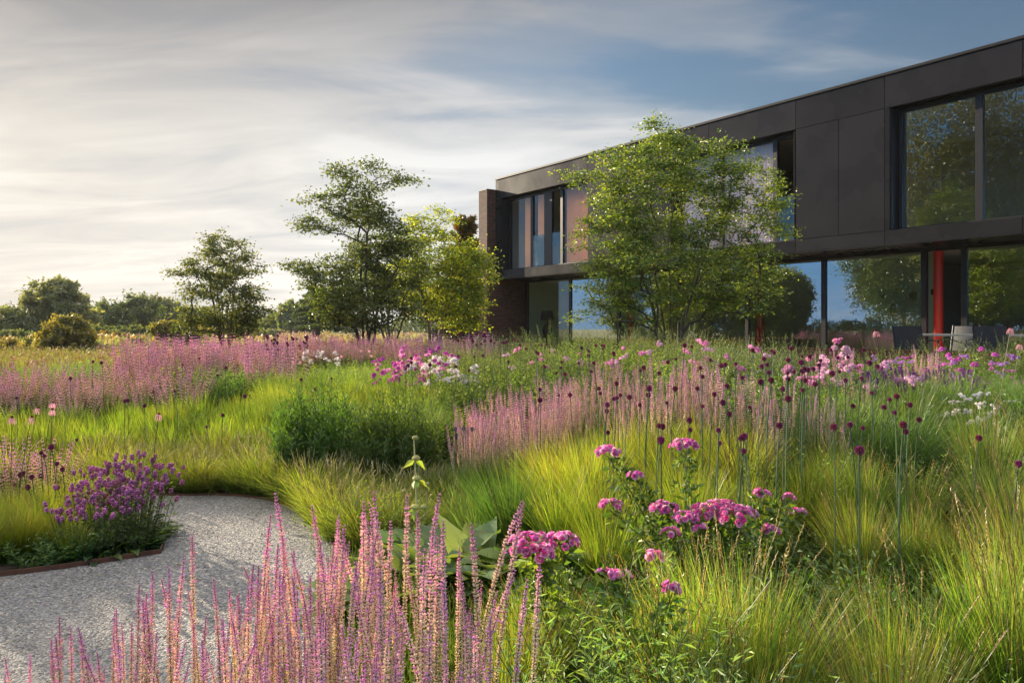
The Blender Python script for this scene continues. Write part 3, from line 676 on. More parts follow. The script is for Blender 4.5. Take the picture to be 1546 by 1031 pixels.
def rose(g, c, d, r, cols):
    """one semi-double rose: three whorls of cupped petals"""
    d = nrm(np.array(d)); ref = np.array([1., 0, 0]) if abs(d[2]) > .9 else np.array([0, 0, 1.]); U = nrm(np.cross(d, ref)); Vv = np.cross(d, U)
    for ring, (m, tilt, rr) in enumerate(((5, .35, 1.), (5, .75, .8), (4, 1.15, .55))):
        for q in range(m):
            an = (q + ring * .5) / m * 2 * np.pi + rs.uniform(-.1, .1); o_ = np.cos(an) * U + np.sin(an) * Vv; s_ = np.cross(d, o_)
            ct, st2 = math.cos(tilt), math.sin(tilt); L_ = r * rr
            b = np.array(c); m1 = b + (o_ * ct + d * st2) * L_ * .6; tp = m1 + (o_ * math.cos(tilt + .5) + d * math.sin(tilt + .5)) * L_ * .35
            w_ = L_ * .5; V = [b, m1 - s_ * w_ + d * w_ * .25, m1, m1 + s_ * w_ + d * w_ * .25, tp - s_ * w_ * .6, tp + s_ * w_ * .6]
            c_ = np.array(cols[rs.randint(len(cols))]) * rs.uniform(.75, 1.2)
            CC = np.array([np.array((.6, .4, .4)) if ring < 2 else c_, c_, c_, c_, c_ * 1.15, c_ * 1.15])
            f3 = np.array([(0, 2, 1), (0, 3, 2), (1, 2, 4), (2, 3, 5), (2, 5, 4)]); g.add(np.array(V), f3, np.clip(CC, 0, 1))
def cluster(n, R, rr, cols, flat=.6):
    g = G()
    for _ in range(n):
        v = nrm(rs.normal(0, 1, 3)); v[2] = abs(v[2]) * .9 - .15; p = v * R * rs.uniform(.75, 1.05) * np.array([1, 1, flat])
        rose(g, p, v + np.array([0, 0, .35]), rr * rs.uniform(.75, 1.15), cols)
    return g
def dots(n, R, rr, col, flat=.6, dv=.15):
    """small five petalled florets over a dome"""
    g = G(); v = nrm(rs.normal(0, 1, (n, 3))); v[:, 2] = np.abs(v[:, 2]) * 1.1 - .3
    P = v * R * rs.uniform(.6, 1.05, (n, 1)) * np.array([1, 1, flat]); ref = nrm(np.cross(v, rs.normal(0, 1, (n, 3)))); cr = np.cross(nrm(v), ref)
    for q in range(5):
        an = q / 5 * 2 * np.pi; o_ = ref * math.cos(an) + cr * math.sin(an)
        leaves(g, P, o_ + v * .3, rr, rr * .8, rc(col, n, dv, .05), .1, up=v + 1e-4, mid=.6)
    return g
def allium_head(R=.016, n=170):
    g = G(); i_ = np.arange(n) + .5; phi = np.arccos(1 - 2 * i_ / n); th = np.pi * (1 + 5 ** .5) * i_
    v = np.stack([np.cos(th) * np.sin(phi), np.sin(th) * np.sin(phi), np.cos(phi) * 1.12], 1)
    f = np.clip(v[:, 2] * .5 + .5, 0, 1)[:, None]; C = np.array((.17, .05, .065)) * (1 - f) + np.array((.17, .02, .075)) * f
    hi = rs.uniform(0, 1, n) < .3; C[hi] = C[hi] * np.array((2.2, 1.7, 2.4))
    blobs(g, v * R * .72, v + rs.normal(0, .12, (n, 3)), R * .42, R * .16, np.clip(C * rs.uniform(.7, 1.3, (n, 1)), 0, 1))
    blobs(g, np.zeros((1, 3)), np.array([[0, 0, 1.]]), R * .8, R * .75, np.array([(.05, .008, .02)])); return g

class Proto:
    """a kind of plant: parts = [(part name, mesh, offset)]; one part = the thing is that mesh itself"""
    def __init__(s, name, parts): s.name = name; s.parts = parts
    def place(s, x, y, sc=1, rz=None, z=None):
        z = float(H(x, y)) - .01 if z is None else z; rz = rs.uniform(0, 6.28) if rz is None else rz
        if len(s.parts) == 1: return obj(s.name, s.parts[0][1], None, (x, y, z), rz, sc)
        e_ = obj(s.name, None, None, (x, y, z), rz, sc); e_.empty_display_size = .05
        for nm, me_, *off in s.parts: obj(nm, me_, e_, off[0] if off else (0, 0, 0))
        return e_
def scatter(polypx, sp, jit=.45):
    """jittered grid inside a ground polygon given as (photo column, distance)"""
    P = [at(px, d) for px, d in polypx]; xs = [p[0] for p in P]; ys = [p[1] for p in P]; pts = []; r_ = 0
    y = min(ys)
    while y <= max(ys):
        x = min(xs) + (r_ % 2) * sp / 2
        while x <= max(xs):
            xx = x + rs.uniform(-jit, jit) * sp; yy = y + rs.uniform(-jit, jit) * sp
            if inpoly(np.array([xx]), np.array([yy]), P)[0] and not inpoly(np.array([xx]), np.array([yy]), poly)[0]: pts.append((xx, yy))
            x += sp
        y += sp * .87; r_ += 1
    return pts
def drift(protos, polypx, sp, sc=(.85, 1.15), jit=.45):
    if not isinstance(protos, list): protos = [protos]
    return [protos[rs.randint(len(protos))].place(x, y, rs.uniform(*sc)) for x, y in scatter(polypx, sp, jit)]
def rowpx(protos, items, sc=(.9, 1.1)):
    """individually sited plants: (photo column, distance[, scale])"""
    if not isinstance(protos, list): protos = [protos]
    res = []
    for it in items:
        x, y = at(it[0], it[1]); res.append(protos[rs.randint(len(protos))].place(x, y, it[2] if len(it) > 2 else rs.uniform(*sc)))
    return res

# ---------------------------------------------------------------- plant kinds
STRAW = (.42, .30, .11)
def P1(name, gs, mat): return [Proto(name, [(name, g_.mesh(name, mat))]) for g_ in gs]
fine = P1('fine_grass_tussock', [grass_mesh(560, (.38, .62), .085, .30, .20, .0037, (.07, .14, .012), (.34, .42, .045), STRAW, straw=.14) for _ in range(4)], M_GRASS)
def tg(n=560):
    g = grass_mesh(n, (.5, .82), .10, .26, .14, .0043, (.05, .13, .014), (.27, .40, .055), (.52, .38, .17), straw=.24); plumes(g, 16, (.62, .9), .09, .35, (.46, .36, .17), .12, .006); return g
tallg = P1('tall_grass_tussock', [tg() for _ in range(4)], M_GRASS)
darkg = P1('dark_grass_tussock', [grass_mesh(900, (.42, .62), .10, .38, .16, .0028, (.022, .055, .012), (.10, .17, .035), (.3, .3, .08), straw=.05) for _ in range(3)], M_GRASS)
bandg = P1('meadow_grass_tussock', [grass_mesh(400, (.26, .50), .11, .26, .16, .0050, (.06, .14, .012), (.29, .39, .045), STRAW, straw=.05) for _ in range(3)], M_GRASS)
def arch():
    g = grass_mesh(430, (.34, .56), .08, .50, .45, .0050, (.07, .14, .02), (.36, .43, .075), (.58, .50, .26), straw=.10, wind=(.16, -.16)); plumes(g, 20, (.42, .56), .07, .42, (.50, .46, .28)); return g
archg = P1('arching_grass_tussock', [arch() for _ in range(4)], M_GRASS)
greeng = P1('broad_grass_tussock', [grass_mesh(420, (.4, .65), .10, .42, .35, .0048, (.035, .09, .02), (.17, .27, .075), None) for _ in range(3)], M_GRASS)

def spikeplant(ns, Ls, Lf, rad, lean=.22, nw=22, spread=.11, cols={}, bush=.18, leafc=(.05, .09, .025), far=True):
    gs = G(); gf = G()
    for q in range(ns):
        L_ = rs.uniform(*Ls); s1, f1 = spike(rs.randint(1 << 30), L_, L_ * rs.uniform(*Lf), rad, .03, .05, far, nw=nw, **cols)
        rr = math.sqrt(rs.uniform()); ph = rs.uniform(0, 6.28); tl = lean * rr; off = (rr * spread * math.cos(ph), rr * spread * math.sin(ph), 0)
        M_ = np.array(Matrix.Rotation(tl, 3, Vector((-math.sin(ph), math.cos(ph), 0))))
        gs.merge(s1, M_, off); gf.merge(f1, M_, off)
    _, _, fo = forb(16, (bush, bush * 2), spread * 1.1, .5, 14, .055, .02, leafc); gs.merge(fo)
    return gs, gf
def P2(name, pairs, names=('foliage', 'flower_spikes'), mats=None):
    mats = mats or (M_LEAF, M_SPIKE)
    return [Proto(name, [(n_, g_.mesh(n_, m_)) for n_, g_, m_ in zip(names, pr, mats)]) for pr in pairs]
PINK = dict(c_low=(.86, .70, .52), c_mid=(.88, .60, .66), c_tip=(.70, .34, .64))
midspk = P2('purple_spike_plant', [spikeplant(16, (.55, .85), (.45, .62), .0085, .10, 26, .12, PINK) for _ in range(4)])
farspk = P2('purple_spike_plant', [spikeplant(20, (.45, .85), (.5, .65), .017, .20, 11, .18, dict(c_low=(.82, .60, .52), c_mid=(.90, .58, .70), c_tip=(.80, .38, .70)), far=True) for _ in range(4)])
leanspk = P2('purple_spike_plant', [spikeplant(24, (.45, .8), (.5, .65), .013, .42, 12, .15, dict(c_low=(.82, .62, .50), c_mid=(.90, .60, .68), c_tip=(.80, .36, .68))) for _ in range(3)])

def shrub(nst, h, r, **k_):
    _, _, g = forb(nst, h, r, **k_); return g
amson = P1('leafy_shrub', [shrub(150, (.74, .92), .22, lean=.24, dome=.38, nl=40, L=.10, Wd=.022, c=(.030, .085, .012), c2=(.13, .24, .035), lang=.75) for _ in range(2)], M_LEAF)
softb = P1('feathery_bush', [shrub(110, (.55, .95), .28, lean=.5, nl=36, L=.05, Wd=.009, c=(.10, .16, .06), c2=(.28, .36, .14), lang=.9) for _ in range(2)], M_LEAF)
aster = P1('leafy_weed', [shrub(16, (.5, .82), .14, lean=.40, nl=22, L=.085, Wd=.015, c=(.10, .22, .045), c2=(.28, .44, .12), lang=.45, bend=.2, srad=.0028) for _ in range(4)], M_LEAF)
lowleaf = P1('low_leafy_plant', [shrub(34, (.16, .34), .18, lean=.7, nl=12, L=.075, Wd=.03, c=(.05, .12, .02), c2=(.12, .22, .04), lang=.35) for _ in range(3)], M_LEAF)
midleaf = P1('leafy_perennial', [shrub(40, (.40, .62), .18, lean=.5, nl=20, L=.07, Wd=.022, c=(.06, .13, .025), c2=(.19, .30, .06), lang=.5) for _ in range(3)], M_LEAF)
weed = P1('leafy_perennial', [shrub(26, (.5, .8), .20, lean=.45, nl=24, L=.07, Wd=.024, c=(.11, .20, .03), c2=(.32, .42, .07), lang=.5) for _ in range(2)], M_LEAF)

def headed(nst, h, r, fg, frac=1., foliage={}, drop=0):
    """forb with a flower mesh at each stem tip"""
    P_, D_, g = forb(nst, h, r, **foliage); f = G()
    for p, d in zip(P_, D_):
        if rs.uniform() > frac: continue
        q = fg[rs.randint(len(fg))]; M_ = np.array(Vector((0, 0, 1)).rotation_difference(Vector(d)).to_matrix()) @ np.array(Matrix.Rotation(rs.uniform(0, 6.28), 3, 'Z')) * rs.uniform(.8, 1.2)
        f.merge(q, M_, p - d * drop, rs.uniform(.85, 1.15))
    return g, f
MAG = [(.62, .44, .48), (.58, .32, .52), (.78, .09, .38), (.62, .05, .30), (.68, .26, .52), (.50, .18, .46), (.80, .36, .56)]
def lump(col, n=26):
    g = G()
    for q in range(4): g.merge(dots(n, rs.uniform(.018, .030), .011, col, .8), None, rs.normal(0, 1, 3) * (.028, .028, .016), rs.uniform(.85, 1.15))
    return g
wh = [lump((.80, .78, .76)) for _ in range(3)]; pk = [lump((.80, .36, .62)) for _ in range(2)]
pu = [lump((.56, .14, .46)) for _ in range(3)]; lp = [lump((.78, .52, .70)) for _ in range(2)]; li = [lump((.42, .22, .52), 16) for _ in range(3)]
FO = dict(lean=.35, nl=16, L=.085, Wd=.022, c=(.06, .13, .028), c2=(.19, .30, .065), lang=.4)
NMS = ('foliage', 'flower_heads'); MT = (M_LEAF, M_PETAL)
whphlox = P2('white_phlox', [headed(16, (.6, .88), .20, wh, 1, FO) for _ in range(2)], NMS, MT)
puphlox = P2('purple_phlox', [headed(15, (.5, .82), .22, pu + pk, .9, FO) for _ in range(2)], NMS, MT)
liphlox = P2('lilac_phlox', [headed(12, (.5, .85), .24, li + pu, .8, FO) for _ in range(2)], NMS, MT)
pkphlox = P2('pink_phlox', [headed(9, (.6, .92), .20, pk + lp, .9, FO) for _ in range(2)], NMS, MT)
# stubby purple heads of betony
def stub(c1=(.74, .32, .60), c0=(.30, .12, .17), R=.014, Lh=.036):
    g = G(); n = 90; z_ = rs.uniform(0, 1, n); an = rs.uniform(0, 6.28, n); v = np.stack([np.cos(an), np.sin(an), rs.uniform(-.1, .5, n)], 1); rr = R * np.sqrt(np.clip(1 - (z_ * 1.9 - .95) ** 2, .05, 1))
    P_ = np.stack([np.cos(an) * rr * .6, np.sin(an) * rr * .6, z_ * Lh - Lh * .5], 1); C = np.where(rs.uniform(0, 1, (n, 1)) < .6, np.array([c1]), np.array([c0])) * rs.uniform(.7, 1.3, (n, 1))
    blobs(g, P_, v, R * .5, R * .24, np.clip(C, 0, 1)); return g
st3 = [stub() for _ in range(3)]
BF = dict(lean=.22, nl=5, L=.06, Wd=.018, c=(.06, .11, .03), c2=(.12, .18, .05), lang=.35, bend=.05, srad=.002)
def betony():
    g, f = headed(72, (.32, .58), .19, st3, 1, BF); basal(g, 90, .19, .17, .058, (.035, .085, .022), (.1, 1.0), 5, .004, (.10, .18, .03)); return g, f
beton = P2('betony', [betony() for _ in range(3)], NMS, (M_LEAF, M_SPIKE))
stv = [stub((.34, .08, .40), (.14, .05, .16), .012, .05) for _ in range(3)]
betfar = P2('violet_betony', [headed(34, (.35, .6), .20, stv, 1, BF) for _ in range(2)], NMS, (M_LEAF, M_SPIKE))
# pale coneflowers with hanging petals
def conef():
    g = G(); n = 60; v = nrm(rs.normal(0, 1, (n, 3))); v[:, 2] = np.abs(v[:, 2]); blobs(g, v * (.011, .011, .011), v, .004, .0022, rc((.26, .07, .03), n, .3, .1)); blobs(g, np.zeros((1, 3)), np.array([[0, 0, 1.]]), .010, .012, np.array([(.12, .03, .02)]))
    m = 12; an = np.arange(m) / m * 2 * np.pi; k = 4; t = np.linspace(0, 1, k); D = np.stack([np.cos(an), np.sin(an)], 1)
    P_ = np.concatenate([(D[:, None] * (.010 + .022 * np.sin(t * 1.7))[None, :, None]), np.tile((-.058 * t ** 1.5)[None, :, None], (m, 1, 1))], -1)
    S = np.concatenate([np.stack([-D[:, 1], D[:, 0]], 1), np.zeros((m, 1))], 1); strips(g, P_, np.tile(np.array([.004, .007, .007, .003]), (m, 1)), S, np.tile(rc((.68, .34, .40), m)[:, None], (1, k, 1))); return g
cf = [conef() for _ in range(2)]
for c_ in cf: c_.v = [v_ * .78 for v_ in c_.v]
CF = dict(lean=.3, nl=4, L=.10, Wd=.012, c=(.06, .10, .03), lang=.9, bend=.15, srad=.0025, lstart=.02)
def cone1(hh):
    Pq = Proto('coneflower', []); g = G(); t = np.linspace(0, 1, 8); bx = .10 * hh * t ** 2; P_ = np.stack([bx, t * 0, t * hh], 1)
    tubes(g, P_[None], np.full((1, 8), .0024), np.tile(np.array((.14, .15, .05)), (1, 8, 1)), 5); M_ = np.array(Vector((0, 0, 1)).rotation_difference(Vector(P_[-1] - P_[-2])).to_matrix())
    gl = G(); basal(gl, 9, .02, .20, .016, (.05, .09, .03), (.9, 1.4)); g.merge(gl)
    f = G(); f.merge(cf[0], M_); return g, f, P_[-1]
def conep(hh):
    g, f, tp = cone1(hh); return Proto('coneflower', [('stem', g.mesh('stem', M_LEAF)), ('flower_head', f.mesh('flower_head', M_PETAL), tuple(tp))])
CONE = {h_: conep(h_) for h_ in (.7, .85, 1.0)}
# drumstick alliums
AST = []
for q in range(4):
    g = G(); t = np.linspace(0, 1, 8); b_ = rs.uniform(-.06, .12); P_ = np.stack([b_ * t ** 2, .03 * np.sin(t * 3), t], 1); P_[:, 1] -= P_[-1, 1] * t
    tubes(g, P_[None], np.full((1, 8), .003), np.tile(np.array((.09, .14, .07)), (1, 8, 1)), 5); AST.append((g.mesh('stem', M_STEM), b_))
AHD = [allium_head().mesh('flower_head', M_SPIKEDARK) for _ in range(3)]
ALL = []
def allium(px, py, R=.016, ht=None, d=None, cat='allium'):
    ht = ht or rs.uniform(.72, .95); d = d or solve(px, py, ht); d = max(d, 7.45) if (px < 600 and py < 665) else d; x, y = at(px, d); z0 = float(H(x, y)); zt = zat(py, d); hgt = max(zt - z0, .15)
    st_, b_ = AST[rs.randint(4)]; rz = rs.uniform(-1.2, 1.2)
    lx, ly = b_ * math.cos(rz), b_ * math.sin(rz)
    e_ = obj('allium', None, None, (x - lx, y - ly, z0), rz); e_.empty_display_size = .05
    obj('stem', st_, e_, (0, 0, 0), 0, (1, 1, hgt)); obj('flower_head', AHD[rs.randint(3)], e_, (b_, 0, hgt), rs.uniform(0, 6), R / .016 * rs.uniform(.66, 1.12)); e_['_px'] = px
    return e_
# ---------------------------------------------------------------- planting
def near_clump(x, y, n, sc=1.):
    """foreground spike plant: every spike a part"""
    z = float(H(x, y)); e_ = obj('purple_spike_plant', None, None, (x, y, z)); e_.empty_display_size = .05
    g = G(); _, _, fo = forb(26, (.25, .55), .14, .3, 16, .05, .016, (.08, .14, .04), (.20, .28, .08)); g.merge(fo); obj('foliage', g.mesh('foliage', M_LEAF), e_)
    for q in range(int(n * 1.8)):
        s_, f_, ls = SPK[rs.randint(len(SPK))]; rr = math.sqrt(rs.uniform()); ph = rs.uniform(0, 6.28); tl = .06 * rr + rs.uniform(0, .04)
        k_ = rs.uniform(.72, 1.10) * sc; rot = Matrix.Rotation(tl, 3, Vector((-math.sin(ph), math.cos(ph), 0))) @ Matrix.Rotation(rs.uniform(0, 6.28), 3, 'Z')
        o = obj('stem', s_, e_, (rr * .17 * math.cos(ph), rr * .17 * math.sin(ph), 0), 0, k_, rot.to_euler()); obj('flower_spike', f_, o)
    return e_
SPK = []
for q in range(9):
    s1, f1 = spike(100 + q, .86, rs.uniform(.46, .62), .0074, rs.uniform(0, .03), rs.uniform(0, .06) if q < 8 else .13); SPK.append((s1.mesh('stem', M_STEM), f1.mesh('flower_spike', M_SPIKE), .86))
fg = []
for (px, d, n, sc) in ((-5, 1.9, 5, .66), (70, 1.75, 5, .66), (35, 1.95, 6, .74), (120, 2.0, 9, .80), (205, 2.15, 11, .88), (280, 2.0, 11, .90), (345, 2.25, 12, .96), (410, 1.95, 12, .92), (460, 2.3, 13, .98), (515, 1.85, 12, .90), (555, 2.3, 13, 1.03), (605, 1.95, 12, .95), (310, 1.7, 9, .84), (440, 1.65, 9, .84), (560, 1.65, 9, .86),
                       (650, 2.3, 9, 1.06), (690, 2.0, 8, 1.0), (250, 1.65, 6, .80), (380, 1.6, 7, .82), (500, 1.55, 7, .82), (620, 1.6, 6, .82), (720, 1.75, 4, .80), (160, 1.7, 5, .74)):
    x, y = at(px, d); fg.append(near_clump(x, y, n, sc * (.93 if px < 400 else 1)))
label_run(fg, 'pink and purple flower spike clump in the foreground bed', 'flowering plant', 'flower spike clumps along the bottom of the picture', 20)

# tussocks along the outer edge of the path
o = []
for k_ in range(4, len(PO) - 6, 2):
    p = PO[k_]; t_ = PO[min(k_ + 1, len(PO) - 1)] - PO[k_ - 1]; nn = np.array([-t_[1], t_[0]]); nn /= np.linalg.norm(nn)
    for off, pr in ((.15, 1.), (.45, 1.), (.85, .9)):
        if p[1] < 5.0 or rs.uniform() > pr: continue
        q = p + nn * (off + rs.uniform(-.06, .06)) + rs.uniform(-.07, .07, 2); o.append(archg[rs.randint(4)].place(q[0], q[1], rs.uniform(.68, .98), rs.uniform(-.8, .8)))
label_run(o, 'arching pale green grass tussock with straw seed heads along the far edge of the path', 'ornamental grass', 'arching grasses edging the far side of the path')
# yellow green band on the left behind the path
o = drift(bandg, [(-60, 7.7), (-60, 8.9), (180, 9.0), (330, 9.4), (440, 10.3), (470, 8.4), (430, 7.9), (200, 7.8)], .27)
label_run(o, 'upright yellow green grass tussock in the left band behind the path', 'ornamental grass', 'yellow green grasses of the left band')
# glowing drift behind the two shrubs
o = drift(bandg + greeng[:1], [(400, 8.8), (420, 12.0), (560, 12.5), (700, 10.5), (690, 8.4), (560, 8.3)], .30, (.95, 1.2))
label_run(o, 'glowing yellow green grass tussock behind the two dark leafy shrubs', 'ornamental grass', 'yellow green grasses behind the dark shrubs')
# leafy plants breaking up the glowing drift
o = rowpx(weed + midleaf, [(420, 9.6, .85), (455, 10.6, .9), (520, 10.2, .8), (570, 9.6, .85), (640, 9.2, .95), (610, 8.6, .85), (540, 11.4, .95), (660, 8.3, .9), (430, 8.5, .7), (690, 8.0, .85)]); label_run(o, 'leafy plant standing up through the glowing yellow green grass', 'leafy plant', 'leafy plants in the glowing grass')
o = rowpx(lowleaf + midleaf, [(240, 8.2, .8), (265, 8.3, .7), (300, 8.1, .75), (215, 8.5, .8), (330, 8.4, .7), (280, 8.7, .8), (255, 7.9, .6), (350, 8.8, .8)]); label_run(o, 'low dark leafy plant in the left grass band', 'leafy plant', 'low leafy plants in the left band')
# shrubs
o = rowpx(amson, [(482, 6.95, 1.16), (600, 6.75, 1.12)]); tag(o[0], 'dark green leafy shrub with upright stems, left of the pair in the middle', 'shrub', 'pair of dark leafy shrubs'); tag(o[1], 'dark green leafy shrub with upright stems, right of the pair in the middle', 'shrub', 'pair of dark leafy shrubs')

# bright and dark tussocks in the centre
o = rowpx(darkg, [(770, 5.05, 1.15), (745, 5.9, 1.0), (690, 5.9, .9)]); label_run(o, 'dense dark green fine grass tussock right of the tall candelabra stalk', 'ornamental grass', 'dark grass tussocks in the centre')
o = rowpx(fine, [(842, 5.3, 1.15), (885, 5.15, 1.2), (905, 4.6, 1.1), (850, 4.75, 1.0), (830, 5.8, 1.05), (935, 5.5, 1.0), (800, 6.0, .9), (875, 5.9, 1.0), (920, 4.2, .95)])
label_run(o, 'bright yellow green grass tussock between the dark tussock and the left rose stems', 'ornamental grass', 'bright centre grasses')
o = drift(fine, [(930, 4.5), (900, 5.8), (1250, 5.9), (1330, 4.5), (1180, 4.1), (1050, 4.3)], .37, (.75, 1.1))
label_run(o, 'fine yellow green grass tussock behind the rose bush', 'ornamental grass', 'fine grasses behind the rose bush')
o = drift(tallg + fine[:2], [(1260, 3.7), (1240, 5.0), (1620, 5.3), (1640, 3.4), (1450, 3.2)], .43, (.62, .98))
label_run(o, 'straw tipped green grass tussock in the right middle of the garden', 'ornamental grass', 'straw tipped grasses right of the roses')
o = rowpx(tallg, [(1030, 2.75, .92), (1110, 2.9, .92), (1165, 2.75, .85), (1080, 3.05, .85), (1330, 2.65, .80), (1390, 2.8, .80), (1355, 2.4, .72), (1510, 2.9, 1.0), (1570, 2.7, 1.1), (1590, 3.2, 1.15), (1290, 2.4, .62), (950, 3.0, .62), (1110, 2.3, .68), (1440, 2.2, .62), (780, 2.9, .68), (825, 3.2, .66), (750, 2.4, .62)])
label_run(o, 'large straw tipped grass tussock in the front right of the garden', 'ornamental grass', 'large grasses in the right foreground', 12)
o = drift(greeng, [(1230, 5.6), (1240, 7.4), (1640, 7.8), (1660, 5.5)], .36, (.85, 1.15))
label_run(o, 'deep green arching grass tussock in front of the terrace flowers', 'ornamental grass', 'deep green grasses before the terrace')
o = rowpx(greeng, [(720, 5.0, .7), (705, 5.4, .75), (670, 5.4, .75), (655, 6.2, .8)]); label_run(o, 'deep green arching grass tussock beside the big felted leaves', 'ornamental grass', 'deep green grasses by the big leaves')
# leafy weeds in the front
o = rowpx(aster, [(860, 2.2, .88), (905, 2.45, .95), (955, 2.2, .95), (1010, 2.15, .85), (1060, 2.0, .80), (920, 1.9, .78), (820, 2.0, .72), (1110, 1.95, .7), (1180, 2.0, .62), (1260, 2.0, .62), (1400, 2.0, .62), (1480, 2.1, .70), (1540, 2.2, .75), (980, 2.7, .95), (880, 2.35, .9), (930, 2.2, .92), (1035, 2.3, .88), (990, 2.4, .95), (1080, 2.4, .85), (1230, 3.3, .6), (1335, 3.1, .7)])
label_run(o, 'loose leafy green plant with lance shaped leaves at the bottom edge', 'leafy plant', 'leafy plants along the bottom edge', 16)
o = drift(lowleaf, [(840, 3.0), (800, 4.4), (1100, 4.3), (1600, 4.2), (1500, 2.4), (1150, 2.4)], .42)
label_run(o, 'low dark green leafy plant between the foreground grasses', 'leafy plant', 'low leafy plants between the foreground grasses')
# left bed
o = rowpx(fine, [(15, 4.95, .72), (55, 5.35, .72), (20, 5.6, .72), (-20, 5.3, .8), (60, 5.75, .65), (95, 5.9, .7), (-40, 4.8, .8)]); label_run(o, 'small fine grass tussock in the pointed bed left of the path', 'ornamental grass', 'small tussocks of the pointed bed')
o = rowpx(archg, [(120, 6.25, .85), (180, 6.3, .8), (70, 6.3, .85), (35, 6.0, .7)]); label_run(o, 'arching grass tussock behind the betony in the pointed bed', 'ornamental grass', 'arching tussocks of the pointed bed')
o = rowpx(beton, [(142, 5.1, .95), (190, 5.25, 1.0), (205, 5.5, 1.05), (165, 5.55, 1.0)]); label_run(o, 'bushy betony with purple heads over broad leaves at the tip of the pointed bed', 'flowering plant', 'betony clumps beside the path')
o = rowpx(leanspk, [(35, 6.1, .85), (70, 6.2, .8), (0, 6.2, .85), (-30, 6.0, .85)]); label_run(o, 'leaning pink flower spike clump at the left edge of the pointed bed', 'flowering plant', 'pink spikes of the pointed bed')
for px, py in ((411, 86), (275, 124), (222, 155), (238, 172), (306, 213), (335, 243), (126, 264), (110, 273), (171, 284), (220, 277), (79, 327), (148, 340), (309, 342), (304, 315)):
    ALL.append(('L', allium(px * .2812, 640 + py * .2812, .0185, .62, rs.uniform(5.6, 6.1))))
# drifts of pink spikes
o = drift(midspk, [(690, 5.9), (700, 7.4), (830, 7.6), (900, 7.0), (890, 5.9)], .27, (.9, 1.1)); label_run(o, 'upright pink and purple flower spikes in the central drift left part', 'flowering plant', 'pink spikes of the central drift, left part')
o = drift(midspk, [(930, 5.6), (900, 6.8), (1120, 6.9), (1110, 5.6)], .30, (.85, 1.05)); label_run(o, 'upright pink and purple flower spikes in the central drift right part', 'flowering plant', 'pink spikes of the central drift, right part')
o = rowpx(midspk, [(1160, 5.3, .9), (1225, 5.6, .85), (1185, 5.9, .9), (1255, 5.4, .75), (1140, 5.8, .9), (1300, 6.4, .8)]); label_run(o, 'sparse pink flower spikes standing alone right of the central drift', 'flowering plant', 'lone pink spikes')
o = drift(leanspk, [(-80, 8.9), (-90, 10.6), (120, 11.0), (310, 11.2), (300, 9.7), (100, 9.1)], .44, (.75, 1.08)); label_run(o, 'leaning pink flower spike clump in the nearest drift on the left', 'flowering plant', 'pink spikes of the near left drift')
o = drift(farspk, [(150, 12.2), (200, 15.0), (430, 17.5), (440, 15), (330, 12.6)], .48, (.95, 1.2)); label_run(o, 'pink flower spike clump in the sweeping drift before the left tree', 'flowering plant', 'pink spikes of the sweeping left drift')
o = drift(farspk, [(360, 11.2), (380, 13.0), (440, 13), (440, 11.3)], .42, (.95, 1.2)); label_run(o, 'magenta pink flower spike clump right of the sweeping left drift', 'flowering plant', 'magenta spikes left of centre')
o = drift(farspk, [(420, 17), (430, 20), (760, 20), (740, 16)], .62, (.9, 1.2)); label_run(o, 'distant pink flower spike clump below the tall multi stem trees', 'flowering plant', 'distant pink spikes under the trees')
# middle distance mixture
o = drift(weed + midleaf, [(280, 10.4), (300, 12.4), (700, 15.5), (1080, 14), (1130, 8.6), (1120, 7.3), (900, 7.5), (700, 9.0), (640, 12.5), (440, 12.6), (400, 10.6)], .50, (.75, 1.1)); label_run(o, 'leafy green perennial between the flower drifts in the middle distance', 'leafy plant', 'leafy perennials in the middle distance')
o = drift(midleaf + greeng, [(-150, 11.8), (-150, 17), (150, 17), (150, 12.0)], .60, (.75, 1.1)); label_run(o, 'leafy green clump behind the nearest pink drift on the left', 'leafy plant', 'leafy clumps behind the left drift')
o = drift(softb, [(1060, 8.2), (1070, 10.0), (1220, 10.0), (1230, 8.2)], .42, (.8, 1.0)); label_run(o, 'soft feathery pale green bush in front of the wide ground floor windows', 'bush', 'feathery bushes before the windows')
o = drift(midleaf + weed, [(-80, 8.9), (-90, 10.6), (120, 11.0), (310, 11.2), (300, 9.7), (100, 9.1)], .62, (.6, .9)); label_run(o, 'leafy green plant growing among the left pink spikes', 'leafy plant', 'leafy plants among the left pink spikes')
o = rowpx(softb, [(735, 19, 1.15), (765, 18.5, 1.15), (710, 20, 1.1), (780, 19.5, 1.0)]); label_run(o, 'soft feathery grey green bush at the foot of the brick wall', 'bush', 'feathery bushes by the brick wall')
o = rowpx(whphlox, [(672, 10.2, .95), (690, 10.0, .88), (655, 10.6, .86)]); label_run(o, 'white flowering phlox clump beside the purple roses', 'flowering plant', 'white phlox clumps')
o = rowpx(whphlox, [(488, 14, .85)]); tag(o[0], 'small white flowering phlox left of the centre below the tall tree', 'flowering plant')
o = rowpx(puphlox, [(610, 10.4, 1.0), (632, 10.0, 1.0), (650, 10.6, 1.05), (600, 11.0, .95), (637, 12.0, 1.1)]); label_run(o, 'magenta purple flowering bush left of the white phlox', 'flowering plant', 'magenta bushes left of the white phlox')
o = rowpx(pkphlox, [(1022, 8.6, .96), (1105, 8.4, .9), (960, 9.5, .85), (870, 10, .8), (800, 11, .9), (1200, 7.6, .75)]); label_run(o, 'pale pink flowering phlox clump in front of the house tree', 'flowering plant', 'pale pink phlox before the house')
